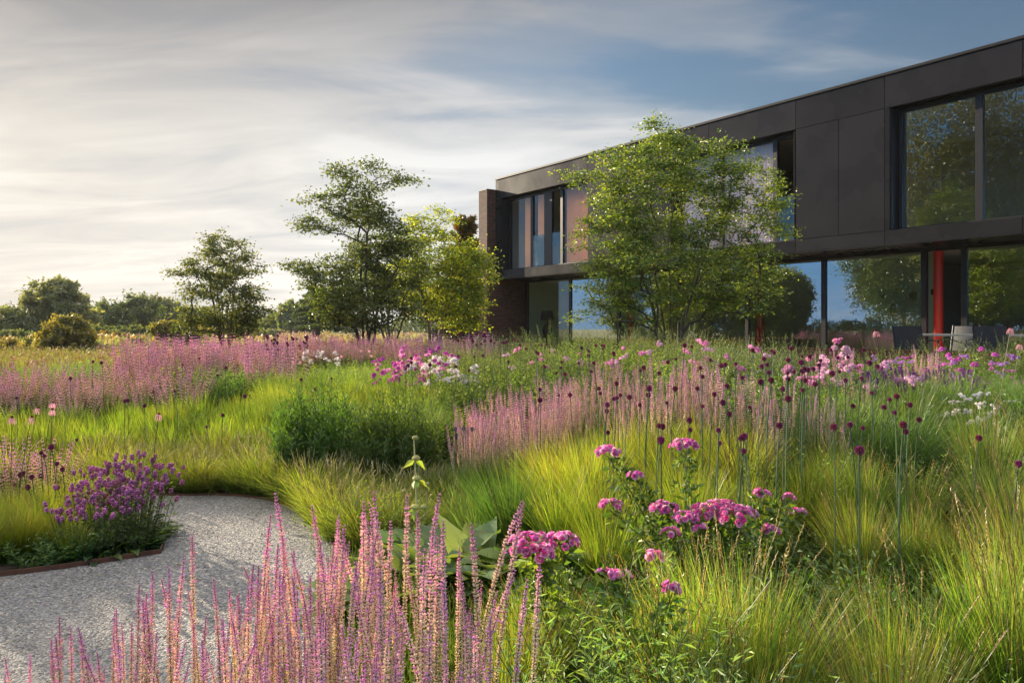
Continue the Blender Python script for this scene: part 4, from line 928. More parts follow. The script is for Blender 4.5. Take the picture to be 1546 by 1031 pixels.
o = rowpx(pkphlox, [(1285, 6.6, 1.12), (1265, 6.8, .9), (1305, 7.2, .9)]); label_run(o, 'tall pale pink phlox left of the drooping coneflower', 'flowering plant', 'tall pale phlox near the terrace')
o = rowpx(liphlox, [(1395, 8.6, .86), (1430, 8.3, .85), (1455, 8.8, .92), (1490, 8.5, .86), (1520, 8.8, .92), (1345, 9.0, .8)]); label_run(o, 'lilac flowering clump in front of the garden chairs', 'flowering plant', 'lilac flowers before the garden chairs')
o = drift(betfar, [(1285, 7.0), (1290, 8.0), (1480, 8.3), (1480, 7.0)], .36, (.85, 1.05)); label_run(o, 'violet betony clump below the terrace', 'flowering plant', 'violet betony clumps')
o = rowpx(midspk, [(1235, 7.6, .9), (1250, 8.0, .95), (1270, 8.2, .95), (1375, 7.6, .85), (1395, 7.8, .95), (1412, 7.6, .9)]); label_run(o, 'rusty pink spikes among the violet flowers by the terrace', 'flowering plant', 'rusty pink spikes by the terrace')
o = drift(lowleaf, [(1150, 5.8), (1160, 9.5), (1640, 10), (1640, 6.0)], .62, (1.1, 1.6)); label_run(o, 'low leafy clump before the terrace', 'leafy plant', 'low leafy clumps before the terrace')
o = drift(midleaf, [(1110, 6.0), (1110, 8.0), (1240, 8.0), (1230, 5.8)], .36, (.8, 1.1)); label_run(o, 'dark leafy mound right of the central pink spikes', 'leafy plant', 'dark leafy mounds right of the spikes')
o = drift(midleaf, [(1250, 9.2), (1250, 10.4), (1640, 10.2), (1640, 8.8)], .45, (.7, .95)); label_run(o, 'leafy clump against the rusty steel raised bed', 'leafy plant', 'leafy clumps before the raised bed')
# coneflowers: photo column, row, height, distance
def cone(px, py, hh, label, rz=0, group=None):
    ks = min(CONE, key=lambda q: abs(q - hh)); d = solve(px, py, hh); x, y = at(px, d); z0 = float(H(x, y)); zt = zat(py, d); k_ = (zt - z0) / ks
    lx, ly = .10 * ks * k_ * math.cos(rz), .10 * ks * k_ * math.sin(rz)
    return tag(CONE[ks].place(x - lx, y - ly, k_, rz, z0), label, 'coneflower', group)
cone(1322, 500, 1.0, 'tall drooping pink coneflower on a long leaning stem', 3.0)
CG = 'pale pink coneflowers'
cone(1526, 496, 1.0, 'pink coneflower in front of the right garden chair', 0, CG); cone(1540, 520, .85, 'pink coneflower at the right edge below the chairs', 0, CG)
for px, py, lb in ((57, 616, 'broad pink coneflower among the left spikes'), (80, 608, 'upper right coneflower of the left group'), (79, 618, 'middle coneflower of the left group'), (18, 630, 'far left drooping coneflower'), (48, 630, 'lower coneflower of the left group'),
                   (240, 625, 'single pink coneflower standing before the yellow green band'), (516, 536, 'left one of the pink coneflowers near the tall tree'), (546, 528, 'coneflower near the tall tree, left of its neighbour'), (558, 528, 'coneflower near the tall tree, right of its neighbour'), (561, 535, 'lowest coneflower near the tall tree'), (444, 545, 'left small coneflower left of the tall tree'), (454, 545, 'right small coneflower left of the tall tree')):
    cone(px, py, .7 if px > 400 else .85, lb, rs.uniform(-1, 1), CG)
# alliums
for px, py in ((465, 68), (378, 120), (452, 150), (416, 182), (413, 216), (636, 130), (735, 170), (590, 182), (780, 96), (990, 125), (926, 190), (1036, 170), (1069, 232), (857, 265), (861, 316), (1012, 318), (692, 294), (712, 298), (703, 372), (1018, 388), (1340, 292), (1133, 362), (1152, 350), (1147, 430), (419, 330), (640, 95), (694, 12), (1297, 50), (1180, 195), (1385, 150)):
    ALL.append(('C', allium(800 + px * .2812, 560 + py * .2812, .0165)))
for px, py in ((711, 331), (808, 367), (845, 350), (777, 408), (835, 438), (917, 396), (966, 475), (881, 503), (895, 540), (611, 402), (595, 502), (663, 520), (646, 640), (507, 514), (216, 506), (173, 107), (187, 115), (279, 93), (133, 149), (122, 189), (150, 180), (263, 155), (338, 134), (379, 136), (332, 168), (294, 219), (340, 214), (369, 207), (398, 203), (172, 263), (355, 265), (409, 285), (340, 316), (263, 363), (491, 100), (489, 128), (429, 182), (1287, 573), (1500, 712), (27, 565), (8, 575), (24, 643)):
    ALL.append(('R', allium(1116 + px * .2812, 500 + py * .2812, .0165)))
for px, py in ((1314, 776), (1109, 940), (825, 752), (670, 801), (686, 798), (938, 750), (776, 826), (1197, 877), (1213, 624), (1168, 664), (980, 607), (1070, 573), (500, 590), (545, 596), (378, 680), (90, 785)):
    ALL.append(('B', allium(px * .2812, 380 + py * .2812, .0175, .75)))
for px, py in ((197, 406), (362, 400), (274, 455)): ALL.append(('B', allium(400 + px * .278, 460 + py * .278, .018, .75)))
for _ in range(34): ALL.append(('F', allium(rs.uniform(398, 470), rs.uniform(507, 532), .022, .8, rs.uniform(12, 16))))
for _ in range(26): ALL.append(('G', allium(rs.uniform(690, 800), rs.uniform(503, 522), .02, .8, rs.uniform(10, 13))))
for _ in range(26): ALL.append(('M2', allium(rs.uniform(1050, 1330), rs.uniform(528, 590), .0165)))
for _ in range(18): ALL.append(('M3', allium(rs.uniform(600, 830), rs.uniform(515, 560), .018)))
for _ in range(36): ALL.append(('M', allium(rs.uniform(800, 1060), 520 + 85 * rs.uniform() ** 1.5, .0165)))
for k_, lb, gr in (('L', 'dark purple drumstick allium above the leaning spikes of the pointed bed', 'drumstick alliums of the pointed bed'), ('C', 'dark purple drumstick allium rising behind the roses', 'drumstick alliums behind the roses'),
                   ('R', 'wine red drumstick allium on a thin stem in the right half of the garden', 'drumstick alliums in the right half'), ('B', 'dark drumstick allium scattered over the left grasses', 'drumstick alliums over the left grasses'),
                   ('F', 'tiny dark allium head in the far cluster left of the tall tree', 'far dark alliums'), ('G', 'small dark allium head below the brick wall', 'alliums below the brick wall'), ('M2', 'wine red drumstick allium over the dark leafy mound right of the spikes', 'drumstick alliums right of the central spikes'), ('M3', 'small dark allium in the flower mixture left of the central spikes', 'drumstick alliums left of the central spikes'), ('M', 'wine red drumstick allium among the central pink spikes', 'drumstick alliums among the central spikes')):
    label_run([o_ for kk, o_ in ALL if kk == k_], lb, 'allium', gr)
for kk, o_ in ALL: del o_['_px']

# candelabra stalk with whorls over big felted leaves
def phlomis(x, y):
    z = float(H(x, y)); e_ = obj('whorled_stalk_plant', None, None, (x, y, z)); tag(e_, 'tall pale stalk with round whorls and felted leaves right of the path', 'flowering plant')
    g = G(); t = np.linspace(0, 1, 10); P_ = np.stack([.01 * np.sin(t * 4), t * 0, t * .84], 1); tubes(g, P_[None], np.linspace(.007, .0035, 10)[None], np.tile(np.array((.42, .38, .20)), (1, 10, 1)), 7)
    for dx, z0, z1 in ((-.06, .36, .52), (.065, .34, .56)):
        P_ = np.array([[(0, 0, z0 - .12), (dx * .7, 0, z0), (dx, 0, (z0 + z1) / 2), (dx * 1.05, 0, z1)]], float); tubes(g, P_, np.full((1, 4), .003), np.full((1, 4, 3), .25) * (1, .9, .5), 6)
    obj('stem', g.mesh('stem', M_STEM, True), e_)
    for (dx, zz_, r_) in ((0, .83, .017), (.005, .715, .022), (.008, .60, .023), (0, .44, .024), (.05, .44, .018), (-.04, .43, .018), (-.063, .53, .013), (.068, .57, .013)):
        g = G(); n = 60; v = nrm(rs.normal(0, 1, (n, 3))) * (1, 1, .7); blobs(g, v * r_ * .85, v, r_ * .3, r_ * .2, rc((.58, .58, .22), n, .2, .08)); lathe(g, [(.001, -r_ * .7), (r_ * .75, -r_ * .5), (r_ * 1.05, 0), (r_ * .75, r_ * .5), (.001, r_ * .7)], 12, (.52, .50, .20)); obj('whorl', g.mesh('whorl', M_LEAF), e_, (dx, 0, zz_))
    g = G(); m = 10; an = rs.uniform(0, 6.28, m); z_ = np.repeat([.71, .60, .60, .44, .44], 2); leaves(g, np.stack([an * 0, an * 0, z_], 1), np.stack([np.cos(an), np.sin(an), np.full(m, -.7)], 1), rs.uniform(.07, .13, m), .035, rc((.32, .42, .08), m), .2)
    obj('stem_leaves', g.mesh('stem_leaves', M_LEAF), e_)
    g = G(); basal(g, 50, .34, .42, .17, (.12, .20, .08), (.35, 1.15), 8, .012, (.30, .38, .09)); obj('foliage', g.mesh('foliage', M_LEAF, True), e_, (.12, .05, 0))
    return e_
x, y = at(627, 4.5); phlomis(x, y)
bl = []
for k_ in range(3):
    g = G(); basal(g, 32, .30, .40, .17, (.11, .185, .08), (.35, 1.2), 8, .012, (.28, .36, .09)); bl.append(Proto('felted_leaf_plant', [('felted_leaf_plant', g.mesh('felted_leaf_plant', M_LEAF, True))]))
o = rowpx(bl, [(600, 4.15, 1.), (700, 4.5, 1.0), (745, 4.4, 1.0), (800, 4.5, .95), (660, 4.8, 1.0), (850, 4.5, .75)]); label_run(o, 'clump of large felted grey green leaves right of the whorled stalk', 'leafy plant', 'large felted leaf clumps')
o = rowpx(weed, [(560, 5.3, .62), (590, 5.0, .55)]); label_run(o, 'small yellow green leafy plant left of the whorled stalk', 'leafy plant', 'small leafy plants by the whorled stalk')

# roses
rcl = {k_: [cluster(n_, R_, .021, MAG).mesh('flower_cluster', M_PETAL) for _ in range(2)] for k_, (n_, R_) in dict(s=(9, .036), m=(20, .060), l=(34, .085)).items()}
def rose_bush(cx, d, heads, label, nleaf=1500, spread=(.42, .26), name='rose_bush'):
    """heads: (photo column, row, distance, size)"""
    x, y = at(cx, d); z = float(H(x, y)); e_ = obj(name, None, None, (x, y, z)); tag(e_, label, 'rose bush')
    g = G(); P_ = []; Tt = []
    for (px, py, dd, sz) in heads:
        hx, hy = at(px, dd); hp = np.array([hx - x, hy - y, zat(py, dd) - z]); b = np.array([rs.uniform(-.06, .06), rs.uniform(-.06, .06), 0]); t = np.linspace(0, 1, 8)[:, None]
        mid_ = (b + hp) / 2 + np.array([0, 0, .10]) + rs.normal(0, .03, 3); c_ = (1 - t) ** 2 * b + 2 * t * (1 - t) * mid_ + t ** 2 * (hp - (0, 0, .015)); P_.append(c_)
        o = obj('flower_cluster', rcl[sz][rs.randint(2)], e_, tuple(hp), rs.uniform(0, 6), rs.uniform(.9, 1.1))
    P_ = np.array(P_); tubes(g, P_, np.tile(np.linspace(.005, .0018, 8), (len(P_), 1)), np.tile(np.array((.11, .13, .05)), (len(P_), 8, 1)), 5)
    # leaves along the stems, in little fans, and a leafy body
    n = nleaf; i_ = rs.randint(0, len(P_), n); t = np.clip(rs.uniform(.15, .97, n), 0, 1) * 7; k0 = np.minimum(t.astype(int), 6); f = (t - k0)[:, None]
    Q = P_[i_, k0] * (1 - f) + P_[i_, k0 + 1] * f; Dq = nrm(rs.normal(0, 1, (n, 3)) + (0, 0, .25)); off = Dq * rs.uniform(.01, .11, (n, 1)) * (1.2 - t[:, None] / 9)
    leaves(g, Q + off, Dq + rs.normal(0, .3, (n, 3)), rs.uniform(.028, .05, n), rs.uniform(.018, .028, n), rc((.09, .17, .03), n, .35, .15) * np.where(rs.uniform(0, 1, (n, 1)) < .35, np.array((2.2, 1.9, 1.3)), 1.), .2)
    obj('foliage', g.mesh('foliage', M_LEAF), e_)
    return e_
rose_bush(1060, 3.7, [(916, 683, 3.9, 'm'), (1032, 673, 4.0, 'm'), (960, 718, 3.8, 's'), (920, 764, 3.6, 'm'), (1002, 768, 3.6, 'm'), (1035, 782, 3.5, 'm'), (1076, 772, 3.6, 'l'), (1113, 780, 3.45, 'l'), (1090, 765, 3.7, 'm'), (1012, 805, 3.4, 's'), (1150, 745, 3.9, 's'), (1190, 752, 3.9, 's'), (1165, 800, 3.6, 's'), (985, 840, 3.3, 's'), (1205, 775, 3.9, 's'), (1060, 800, 3.45, 's')],
          'large magenta rose bush in the middle of the right foreground', 3400)
rose_bush(830, 3.1, [(800, 822, 3.0, 'l'), (848, 818, 3.05, 'm'), (815, 835, 2.95, 'm')], 'low magenta rose with a broad cluster beside the felted leaves', 500)
rose_bush(930, 2.9, [(912, 868, 2.8, 's'), (935, 873, 2.8, 's'), (1015, 888, 2.7, 's')], 'small pink rose blooms among the foreground weeds', 350)
# small globe thistles
g = G(); n = 120; v = nrm(rs.normal(0, 1, (n, 3))); blobs(g, v * .014, v, .009, .0025, rc((.16, .20, .24), n)); gt = g.mesh('flower_head', M_LEAF)
o = []
for px, py in ((688, 648), (700, 647), (713, 648), (690, 657), (731, 658)):
    d = 6.6; x, y = at(px, d); z0 = float(H(x, y)); e_ = obj('globe_thistle', None, None, (x, y, z0)); hh = zat(py, d) - z0; obj('stem', AST[0][0], e_, (-AST[0][1], 0, 0), 0, (1, 1, hh)); obj('flower_head', gt, e_, (0, 0, hh)); o.append(e_)
label_run(o, 'small blue grey globe thistle right of the dark shrubs', 'globe thistle', 'globe thistles')

# house plant upstairs
obj('pot', lmesh('pot', [(.001, .0), (.13, .0), (.16, .30), (.15, .30), (.13, .05)], M_CEIL), PP)
_, _, fo = forb(9, (1.5, 2.1), .06, .16, 60, .16, .022, (.06, .12, .03), srad=.007, lang=.1, lstart=.25); obj('foliage', fo.mesh('foliage', M_LEAF), PP, (0, 0, .2))

o = drift(softb + weed + midleaf, [(1290, 9.6), (1290, 10.6), (1640, 10.4), (1640, 9.2)], .42, (.80, 1.0)); label_run(o, 'tall loose green plant against the raised bed below the garden chairs', 'leafy plant', 'tall loose plants below the garden chairs')

o = rowpx(midleaf + weed, [(1240, 5.2, .8), (1300, 4.9, .7), (1365, 5.1, .8), (1430, 4.8, .75), (1490, 5.2, .85), (1545, 4.9, .8), (1270, 4.2, .62), (1350, 4.0, .58), (1440, 3.9, .55), (1200, 4.8, .8), (1150, 5.4, .8), (1530, 4.2, .6)]); label_run(o, 'leafy green plant between the straw tipped grasses on the right', 'leafy plant', 'leafy plants between the right grasses')
o = rowpx(lowleaf, [(1170, 3.3, 1.3), (1215, 3.15, 1.3), (1255, 3.05, 1.25), (1290, 3.3, 1.3), (1235, 3.5, 1.3), (1500, 3.1, 1.2), (1470, 3.35, 1.2), (1460, 3.0, 1.1)]); label_run(o, 'low broad leafy clump filling the dark gap between the front grasses', 'leafy plant', 'low leafy clumps in the grass gaps')
o = drift(midleaf + softb, [(700, 10.5), (700, 15), (1060, 13), (1080, 9.2)], .85, (.95, 1.25)); label_run(o, 'taller green perennial rising toward the foot of the house', 'leafy plant', 'taller perennials before the house')

o = rowpx(fine, [(85, 5.15, .6), (110, 5.0, .5), (40, 5.0, .65), (120, 5.5, .6), (75, 5.5, .65)]); label_run(o, 'small tuft of grass beside the betony on the bare soil', 'ornamental grass', 'small tufts beside the betony')
o = rowpx(lowleaf, [(95, 4.95, .7), (65, 4.9, .7), (125, 5.15, .75)]); label_run(o, 'low leafy plant just inside the edging of the pointed bed', 'leafy plant', 'low leafy plants of the pointed bed')
o = rowpx(whphlox, [(1452, 6.3, .55), (1478, 6.1, .5), (1498, 6.6, .5)]); label_run(o, 'small white flowers low among the grasses on the right', 'flowering plant', 'small white flowers on the right')
# ---------------------------------------------------------------- trees
def make_tree(name, label, cat, px, d, blobs_px, nclus, leaf, nleaf, cols, bark, stems=5, base_r=.045, dspread=1., twig=.35, droop=0., layer=.35, rseed=1, group=None, sub=.30, limb_k=.010, z0=None, stem_lean=.25, part_names=('trunk', 'crown')):
    """multi-stem tree. blobs_px: (column, row, rx, ry, weight) crown regions at distance d, in photo pixels turned to metres"""
    r_ = np.random.RandomState(rseed); bx, by = at(px, d); bz = float(H(bx, by)) if z0 is None else z0
    w = np.array([b[4] * b[2] * b[3] for b in blobs_px], float); w /= w.sum(); C = []
    k = F / d
    while len(C) < nclus:
        b = blobs_px[r_.choice(len(blobs_px), p=w)]; v = r_.normal(0, 1, 3); v = v / np.linalg.norm(v) * r_.uniform(.25, 1) ** .45
        xx = (b[0] + v[0] * b[2] - 773) / k - bx; zz = EYE + (495 - (b[1] + v[2] * b[3])) / k - bz; yy = v[1] * min(b[2] / k, b[2] / k * .9) * dspread
        if zz > .25: C.append((xx, yy, zz))
    C = np.array(C); C = C[np.argsort(np.linalg.norm(C * (1.1, 1.1, 1), axis=1))]
    nodes = []; par = []
    def addn(p, q): nodes.append(np.array(p, float)); par.append(q); return len(nodes) - 1
    top = C[:, 2].max(); zc = C[:, 2].mean()
    for s_ in range(stems):
        an = s_ / stems * 6.28 + r_.uniform(-.4, .4); tx = C[:, 0].mean() * .7 + math.cos(an) * stem_lean * top * r_.uniform(.5, 1); ty = math.sin(an) * stem_lean * top * .8; tz = top * r_.uniform(.45, .72)
        q = addn((math.cos(an) * .08, math.sin(an) * .08, -.1), -1)
        for t in np.linspace(.12, 1, 9): q = addn((math.cos(an) * .08 * (1 - t) + tx * t ** 1.25, math.sin(an) * .08 * (1 - t) + ty * t ** 1.25, tz * t) + r_.normal(0, .02 * top / 4, 3), q)
    ends = []
    for c in C:
        A = np.array(nodes); dd = A - c; dist = np.linalg.norm(dd, axis=1) + np.maximum(A[:, 2] - (c[2] - .12), 0) * 2.5 + (A[:, 2] < .3) * 3 + .06 * np.linalg.norm(A[:, :2], axis=1)
        j = int(np.argmin(dist)); p0 = A[j]; n = max(2, int(np.linalg.norm(c - p0) / (sub))); q = j
        for t in np.linspace(1 / n, 1, n):
            p = p0 * (1 - t) + c * t + np.array([0, 0, 1]) * math.sin(t * math.pi) * .10 * np.linalg.norm(c - p0) + (r_.normal(0, .03, 3) if t < 1 else 0) * np.linalg.norm(c - p0); q = addn(p, q)
        ends.append(q)
    cnt = np.zeros(len(nodes))
    for q in ends: cnt[q] += 1
    for q in range(len(nodes) - 1, -1, -1):
        if par[q] >= 0: cnt[par[q]] += cnt[q]
    R = limb_k * .55 * np.maximum(cnt, .5) ** .5 * (d / 16) ** .5 * .6; A = np.array(nodes); g = G()
    E_ = [(par[q], q) for q in range(len(nodes)) if par[q] >= 0]; Ei = np.array(E_)
    P_ = np.stack([A[Ei[:, 0]], A[Ei[:, 1]]], 1); Rr = np.stack([np.minimum(R[Ei[:, 0]], R[Ei[:, 1]] * 1.5), R[Ei[:, 1]]], 1)
    Pm = P_.copy(); Pm[:, 0] -= (P_[:, 1] - P_[:, 0]) * .04
    tubes(g, Pm, np.maximum(Rr, .0035), np.tile(np.array((.1, .08, .06)), (len(P_), 2, 1)), 6)
    e_ = obj(name, None, None, (bx, by, bz)); tag(e_, label, cat, group); obj(part_names[0], g.mesh(part_names[0], bark, True), e_)
    # twigs and leaves
    g = G(); nt_ = 6; m = len(C); tw = np.repeat(C, nt_, 0); an = r_.uniform(0, 6.28, m * nt_); out_ = np.stack([np.cos(an), np.sin(an), r_.normal(.05 - droop, .25, m * nt_)], 1); rad = np.concatenate([C[:, :2], np.zeros((m, 1))], 1); rad = nrm(rad + 1e-6)
    Dt = nrm(out_ + np.repeat(rad, nt_, 0) * .6); Lt = twig * r_.uniform(.5, 1.2, m * nt_)
    P_ = np.stack([tw, tw + Dt * Lt[:, None] * .5 + (0, 0, .02), tw + Dt * Lt[:, None] - (0, 0, .0) + np.array([0, 0, -droop * .2])], 1)
    tubes(g, P_, np.tile(np.array([.004, .003, .0015]) * (d / 16) ** .5, (m * nt_, 1)), np.tile(np.array((.09, .08, .04)), (m * nt_, 3, 1)), 3)
    per = max(1, nleaf // (m * nt_)); Ti = np.repeat(np.arange(m * nt_), per); t = r_.uniform(.1, 1.05, len(Ti))[:, None]; Q = P_[Ti, 0] * (1 - t) + P_[Ti, 2] * t + r_.normal(0, 1, (len(Ti), 3)) * (twig * .22) * (1, 1, layer * 1.4)
    Dl = nrm(r_.normal(0, 1, (len(Ti), 3)) * (1, 1, .45) + Dt[Ti] * .5 + (0, 0, -.1)); up = nrm(r_.normal(0, .9, (len(Ti), 3)) + (0, 0, .6)); n = len(Ti)
    cc = 1.3 * np.array(cols)[r_.randint(0, len(cols), n)] * r_.uniform(.75, 1.25, (n, 1)) * r_.uniform(.93, 1.07, (n, 3))
    leaves(g, Q, Dl, leaf * r_.uniform(.7, 1.3, n), leaf * .62 * r_.uniform(.7, 1.2, n), cc, .15, up=up, mid=.5)
    obj(part_names[1], g.mesh(part_names[1], M_TREE), e_); return e_
GR = [(.075, .125, .020), (.05, .10, .018), (.11, .16, .028), (.14, .18, .03)]
make_tree('hawthorn_tree', 'broad layered green tree in front of the upper windows of the house', 'tree', 1010, 15.2,
          [(1005, 300, 95, 90, 1), (960, 255, 60, 40, .9), (1050, 250, 60, 48, 1), (1120, 330, 60, 75, 1), (930, 350, 65, 70, .9), (1000, 400, 110, 70, 1.1), (1110, 420, 70, 60, 1), (940, 430, 60, 45, .8), (1010, 460, 95, 30, .6), (1015, 214, 20, 22, 1.2), (870, 268, 24, 10, 1.3), (1172, 365, 20, 22, .8), (905, 478, 35, 12, .9), (990, 190, 9, 7, 2.0), (1150, 250, 24, 24, .8)],
          480, .060, 46000, [(.12, .18, .025), (.08, .14, .02), (.18, .24, .03), (.28, .31, .035)], M_BARK, 8, rseed=5, twig=.34, dspread=.9, z0=.6, group='multi stem garden trees')
make_tree('multi_stem_tree', 'tall airy dark green tree with spreading branches left of the brick wall', 'tree', 552, 21.5,
          [(535, 265, 45, 20, 1), (500, 244, 18, 12, 1.2), (600, 275, 26, 12, 1.1), (530, 310, 55, 30, 1), (480, 345, 26, 16, 1.1), (560, 350, 58, 42, 1.1), (590, 400, 50, 48, 1.2), (540, 420, 60, 50, 1.1), (545, 300, 30, 30, 1), (462, 405, 24, 12, 1.1), (500, 420, 40, 22, .8), (560, 462, 78, 36, 1.5), (500, 470, 42, 28, 1.1), (475, 300, 14, 10, .8)],
          340, .086, 23000, [(.08, .125, .028), (.055, .10, .024), (.12, .17, .035)], M_BARK, 6, rseed=9, twig=.46, dspread=.8, stem_lean=.16, group='multi stem garden trees', limb_k=.013)
make_tree('yellow_leaved_tree', 'sunlit yellow green tree with pale curved stems beside the brick wall', 'tree', 655, 24.5,
          [(640, 350, 30, 25, 1), (665, 385, 55, 35, 1), (690, 415, 50, 35, 1), (640, 430, 50, 40, .9), (680, 455, 55, 25, .8), (720, 390, 22, 12, 1), (735, 400, 14, 12, .6), (665, 335, 14, 16, .8), (620, 400, 25, 40, .5), (700, 455, 30, 30, 1.1), (690, 480, 34, 20, 1.1)],
          270, .092, 21000, [(.34, .40, .03), (.24, .32, .028), (.44, .46, .045), (.14, .22, .03)], M_BARK2, 7, rseed=12, twig=.5, dspread=.8, stem_lean=.22, limb_k=.015, group='multi stem garden trees')
make_tree('round_crowned_tree', 'small round crowned open tree standing alone left of the middle', 'tree', 340, 28,
          [(335, 372, 26, 18, 1), (325, 400, 40, 28, 1), (355, 420, 42, 42, 1), (300, 425, 24, 22, .8), (330, 460, 60, 40, 1), (350, 490, 40, 22, 1.3), (380, 470, 22, 30, .8), (270, 418, 14, 12, .9), (300, 490, 25, 16, .8)],
          200, .105, 12500, [(.10, .135, .03), (.065, .10, .024), (.15, .17, .04)], M_BARK, 7, rseed=21, twig=.5, dspread=.85, stem_lean=.14, limb_k=.015, group='multi stem garden trees')
make_tree('small_garden_tree', 'tree with low spreading branches behind the tall airy one', 'tree', 590, 33, [(600, 430, 50, 40, 1), (560, 440, 50, 35, 1), (640, 450, 50, 30, 1), (520, 455, 40, 28, 1)], 170, .10, 15000, [(.07, .12, .03), (.12, .19, .035), (.22, .28, .045)], M_BARK, 5, rseed=31, twig=.6, limb_k=.015, group='multi stem garden trees')

def crown_tree(name, label, px, d, ell, leaf, nleaf, cols, group='trees in the far background', z0=None, cat='tree', rseed=3, trunk=.18, limbs=9, holes=.25):
    """far tree: leaf clumps over a crown made of overlapping masses; ell = (column, row, rx, ry) px at distance d"""
    r_ = np.random.RandomState(rseed); bx, by = at(px, d); bz = float(H(bx, by)) if z0 is None else z0; k = F / d
    e_ = obj(name, None, None, (bx, by, bz)); tag(e_, label, cat, group); g = G(); gt_ = G(); ends = []
    A = np.array([b[2] * b[3] for b in ell], float); A /= A.sum()
    for b, w in zip(ell, A):
        c = np.array([(b[0] - 773) / k - bx, 0, EYE + (495 - b[1]) / k - bz]); rx, rz_ = b[2] / k, b[3] / k; ends.append(c)
        nc = max(8, int(nleaf * w / 45)); v = r_.normal(0, 1, (nc, 3)); v /= np.linalg.norm(v, axis=1)[:, None]; cc = c + v * (rx, rx, rz_) * (r_.uniform(holes, 1, nc)[:, None] ** .4) * (1 + r_.normal(0, .10, (nc, 1)))
        n = 45; P_ = np.repeat(cc, n, 0) + r_.normal(0, 1, (nc * n, 3)) * min(rx, rz_) * .13 * (1, 1, .75)
        C = 1.2 * np.array(cols)[np.repeat(r_.randint(0, len(cols), nc), n)] * r_.uniform(.7, 1.3, (nc * n, 1)); Dl = r_.normal(0, 1, (nc * n, 3)) + (0, 0, -.3)
        P_[:, 2] = np.maximum(P_[:, 2], .1); leaves(g, P_, Dl, leaf * r_.uniform(.6, 1.4, nc * n), leaf * .5, C, .15, mid=.5)
    T = np.array([[(0, 0, -.3), tuple(c * .5 * (.5, 1, 1) + (0, 0, 0)), tuple(c)] for c in ends], float); tubes(gt_, T, np.tile(np.array([trunk, trunk * .6, trunk * .25]), (len(T), 1)), np.full((len(T), 3, 3), .08), 6)
    obj('trunk', gt_.mesh('trunk', M_BARK, True), e_); obj('crown', g.mesh('crown', M_TREE), e_); return e_
WIL = [(.17, .20, .11), (.13, .165, .08), (.23, .25, .13)]; OAK = [(.095, .135, .05), (.07, .105, .04), (.14, .17, .06)]; OLV = [(.18, .15, .03), (.12, .12, .03), (.26, .20, .04)]
crown_tree('willow_tree', 'tall grey green willow behind the dark round bush at the far left', 72, 75, [(80, 452, 44, 30), (45, 478, 42, 28), (108, 470, 36, 30), (20, 492, 36, 22), (95, 436, 26, 14), (60, 505, 60, 22), (90, 440, 25, 16), (20, 500, 25, 22)], .45, 14000, WIL, rseed=2)
crown_tree('round_bush', 'dark olive round bush at the far left', 98, 42, [(100, 505, 38, 26), (75, 525, 28, 18), (125, 525, 25, 20), (105, 490, 22, 16)], .20, 9000, OLV, 'bushes at the far left', cat='bush', rseed=4)
crown_tree('round_bush', 'low olive bush at the left edge of the picture', 20, 42, [(15, 535, 40, 20), (50, 540, 30, 14)], .20, 5000, OLV, 'bushes at the far left', cat='bush', rseed=5)
for q, (px, d, e_, lb, cs) in enumerate((
    (185, 95, [(190, 476, 32, 28), (158, 486, 28, 28), (215, 468, 28, 22)], 'broad green tree right of the tall willow', OAK),
    (235, 105, [(230, 474, 34, 28), (258, 482, 28, 24)], 'rounded tree behind the gap right of the willow', WIL),
    (140, 110, [(135, 480, 22, 18), (120, 490, 25, 18)], 'feathery tree just right of the willow crown', WIL),
    (275, 120, [(275, 486, 30, 20), (305, 490, 28, 18)], 'low tree behind the round crowned tree, left side', OAK),
    (430, 130, [(435, 480, 26, 18), (412, 490, 20, 14), (455, 485, 26, 20)], 'green tree on the horizon right of the round crowned tree', OAK),
    (440, 120, [(436, 466, 10, 10), (434, 480, 14, 16)], 'small pale tree top above the far hedge', WIL),
    (170, 85, [(170, 505, 40, 14), (210, 505, 30, 12)], 'dark hedge bush between the willow and the round crowned tree', OAK),
    (245, 50, [(255, 500, 26, 14), (280, 505, 22, 12)], 'golden bush left of the round crowned tree', OLV),
    (390, 160, [(395, 492, 20, 8), (375, 494, 20, 7), (350, 494, 24, 7)], 'faint tree line on the horizon behind the round crowned tree', OAK))):
    crown_tree('background_tree' if 'bush' not in lb else 'background_bush', lb, px, d, e_, .0042 * d + .05, 6000, cs, cat='tree' if 'bush' not in lb else 'bush', rseed=40 + q)
# layered cedar behind the tall airy tree
def cedar(px, d, label):
    bx, by = at(px, d); e_ = obj('cedar_tree', None, None, (bx, by, 0)); tag(e_, label, 'tree', 'trees in the far background'); k = F / d; r_ = np.random.RandomState(8); g = G(); gt_ = G()
    top = EYE + (495 - 432) / k; tubes(gt_, np.array([[(0, 0, -.2), (0, 0, top * .5), (0, 0, top)]]), np.array([[.4, .25, .05]]), np.full((1, 3, 3), .08), 7)
    for q in range(26):
        z_ = top * (.3 + .7 * q / 26); an = q * 2.4; L_ = (1.05 - q / 26 * .85) * 48 / k; n = 220; t = r_.uniform(.15, 1, n); P_ = np.stack([np.cos(an) * t * L_, np.sin(an) * t * L_, z_ + t * L_ * .05 - t ** 2 * L_ * .12], 1) + r_.normal(0, 1, (n, 3)) * (.10, .10, .03) * L_
        leaves(g, P_, r_.normal(0, 1, (n, 3)) * (1, 1, .3), .30, .14, rc((.045, .075, .03), n), .1); tubes(gt_, np.array([[(0, 0, z_), (np.cos(an) * L_ * .9, np.sin(an) * L_ * .9, z_)]]), np.array([[.08, .02]]), np.full((1, 2, 3), .08), 5)
    obj('trunk', gt_.mesh('trunk', M_BARK), e_); obj('crown', g.mesh('crown', M_TREE), e_)
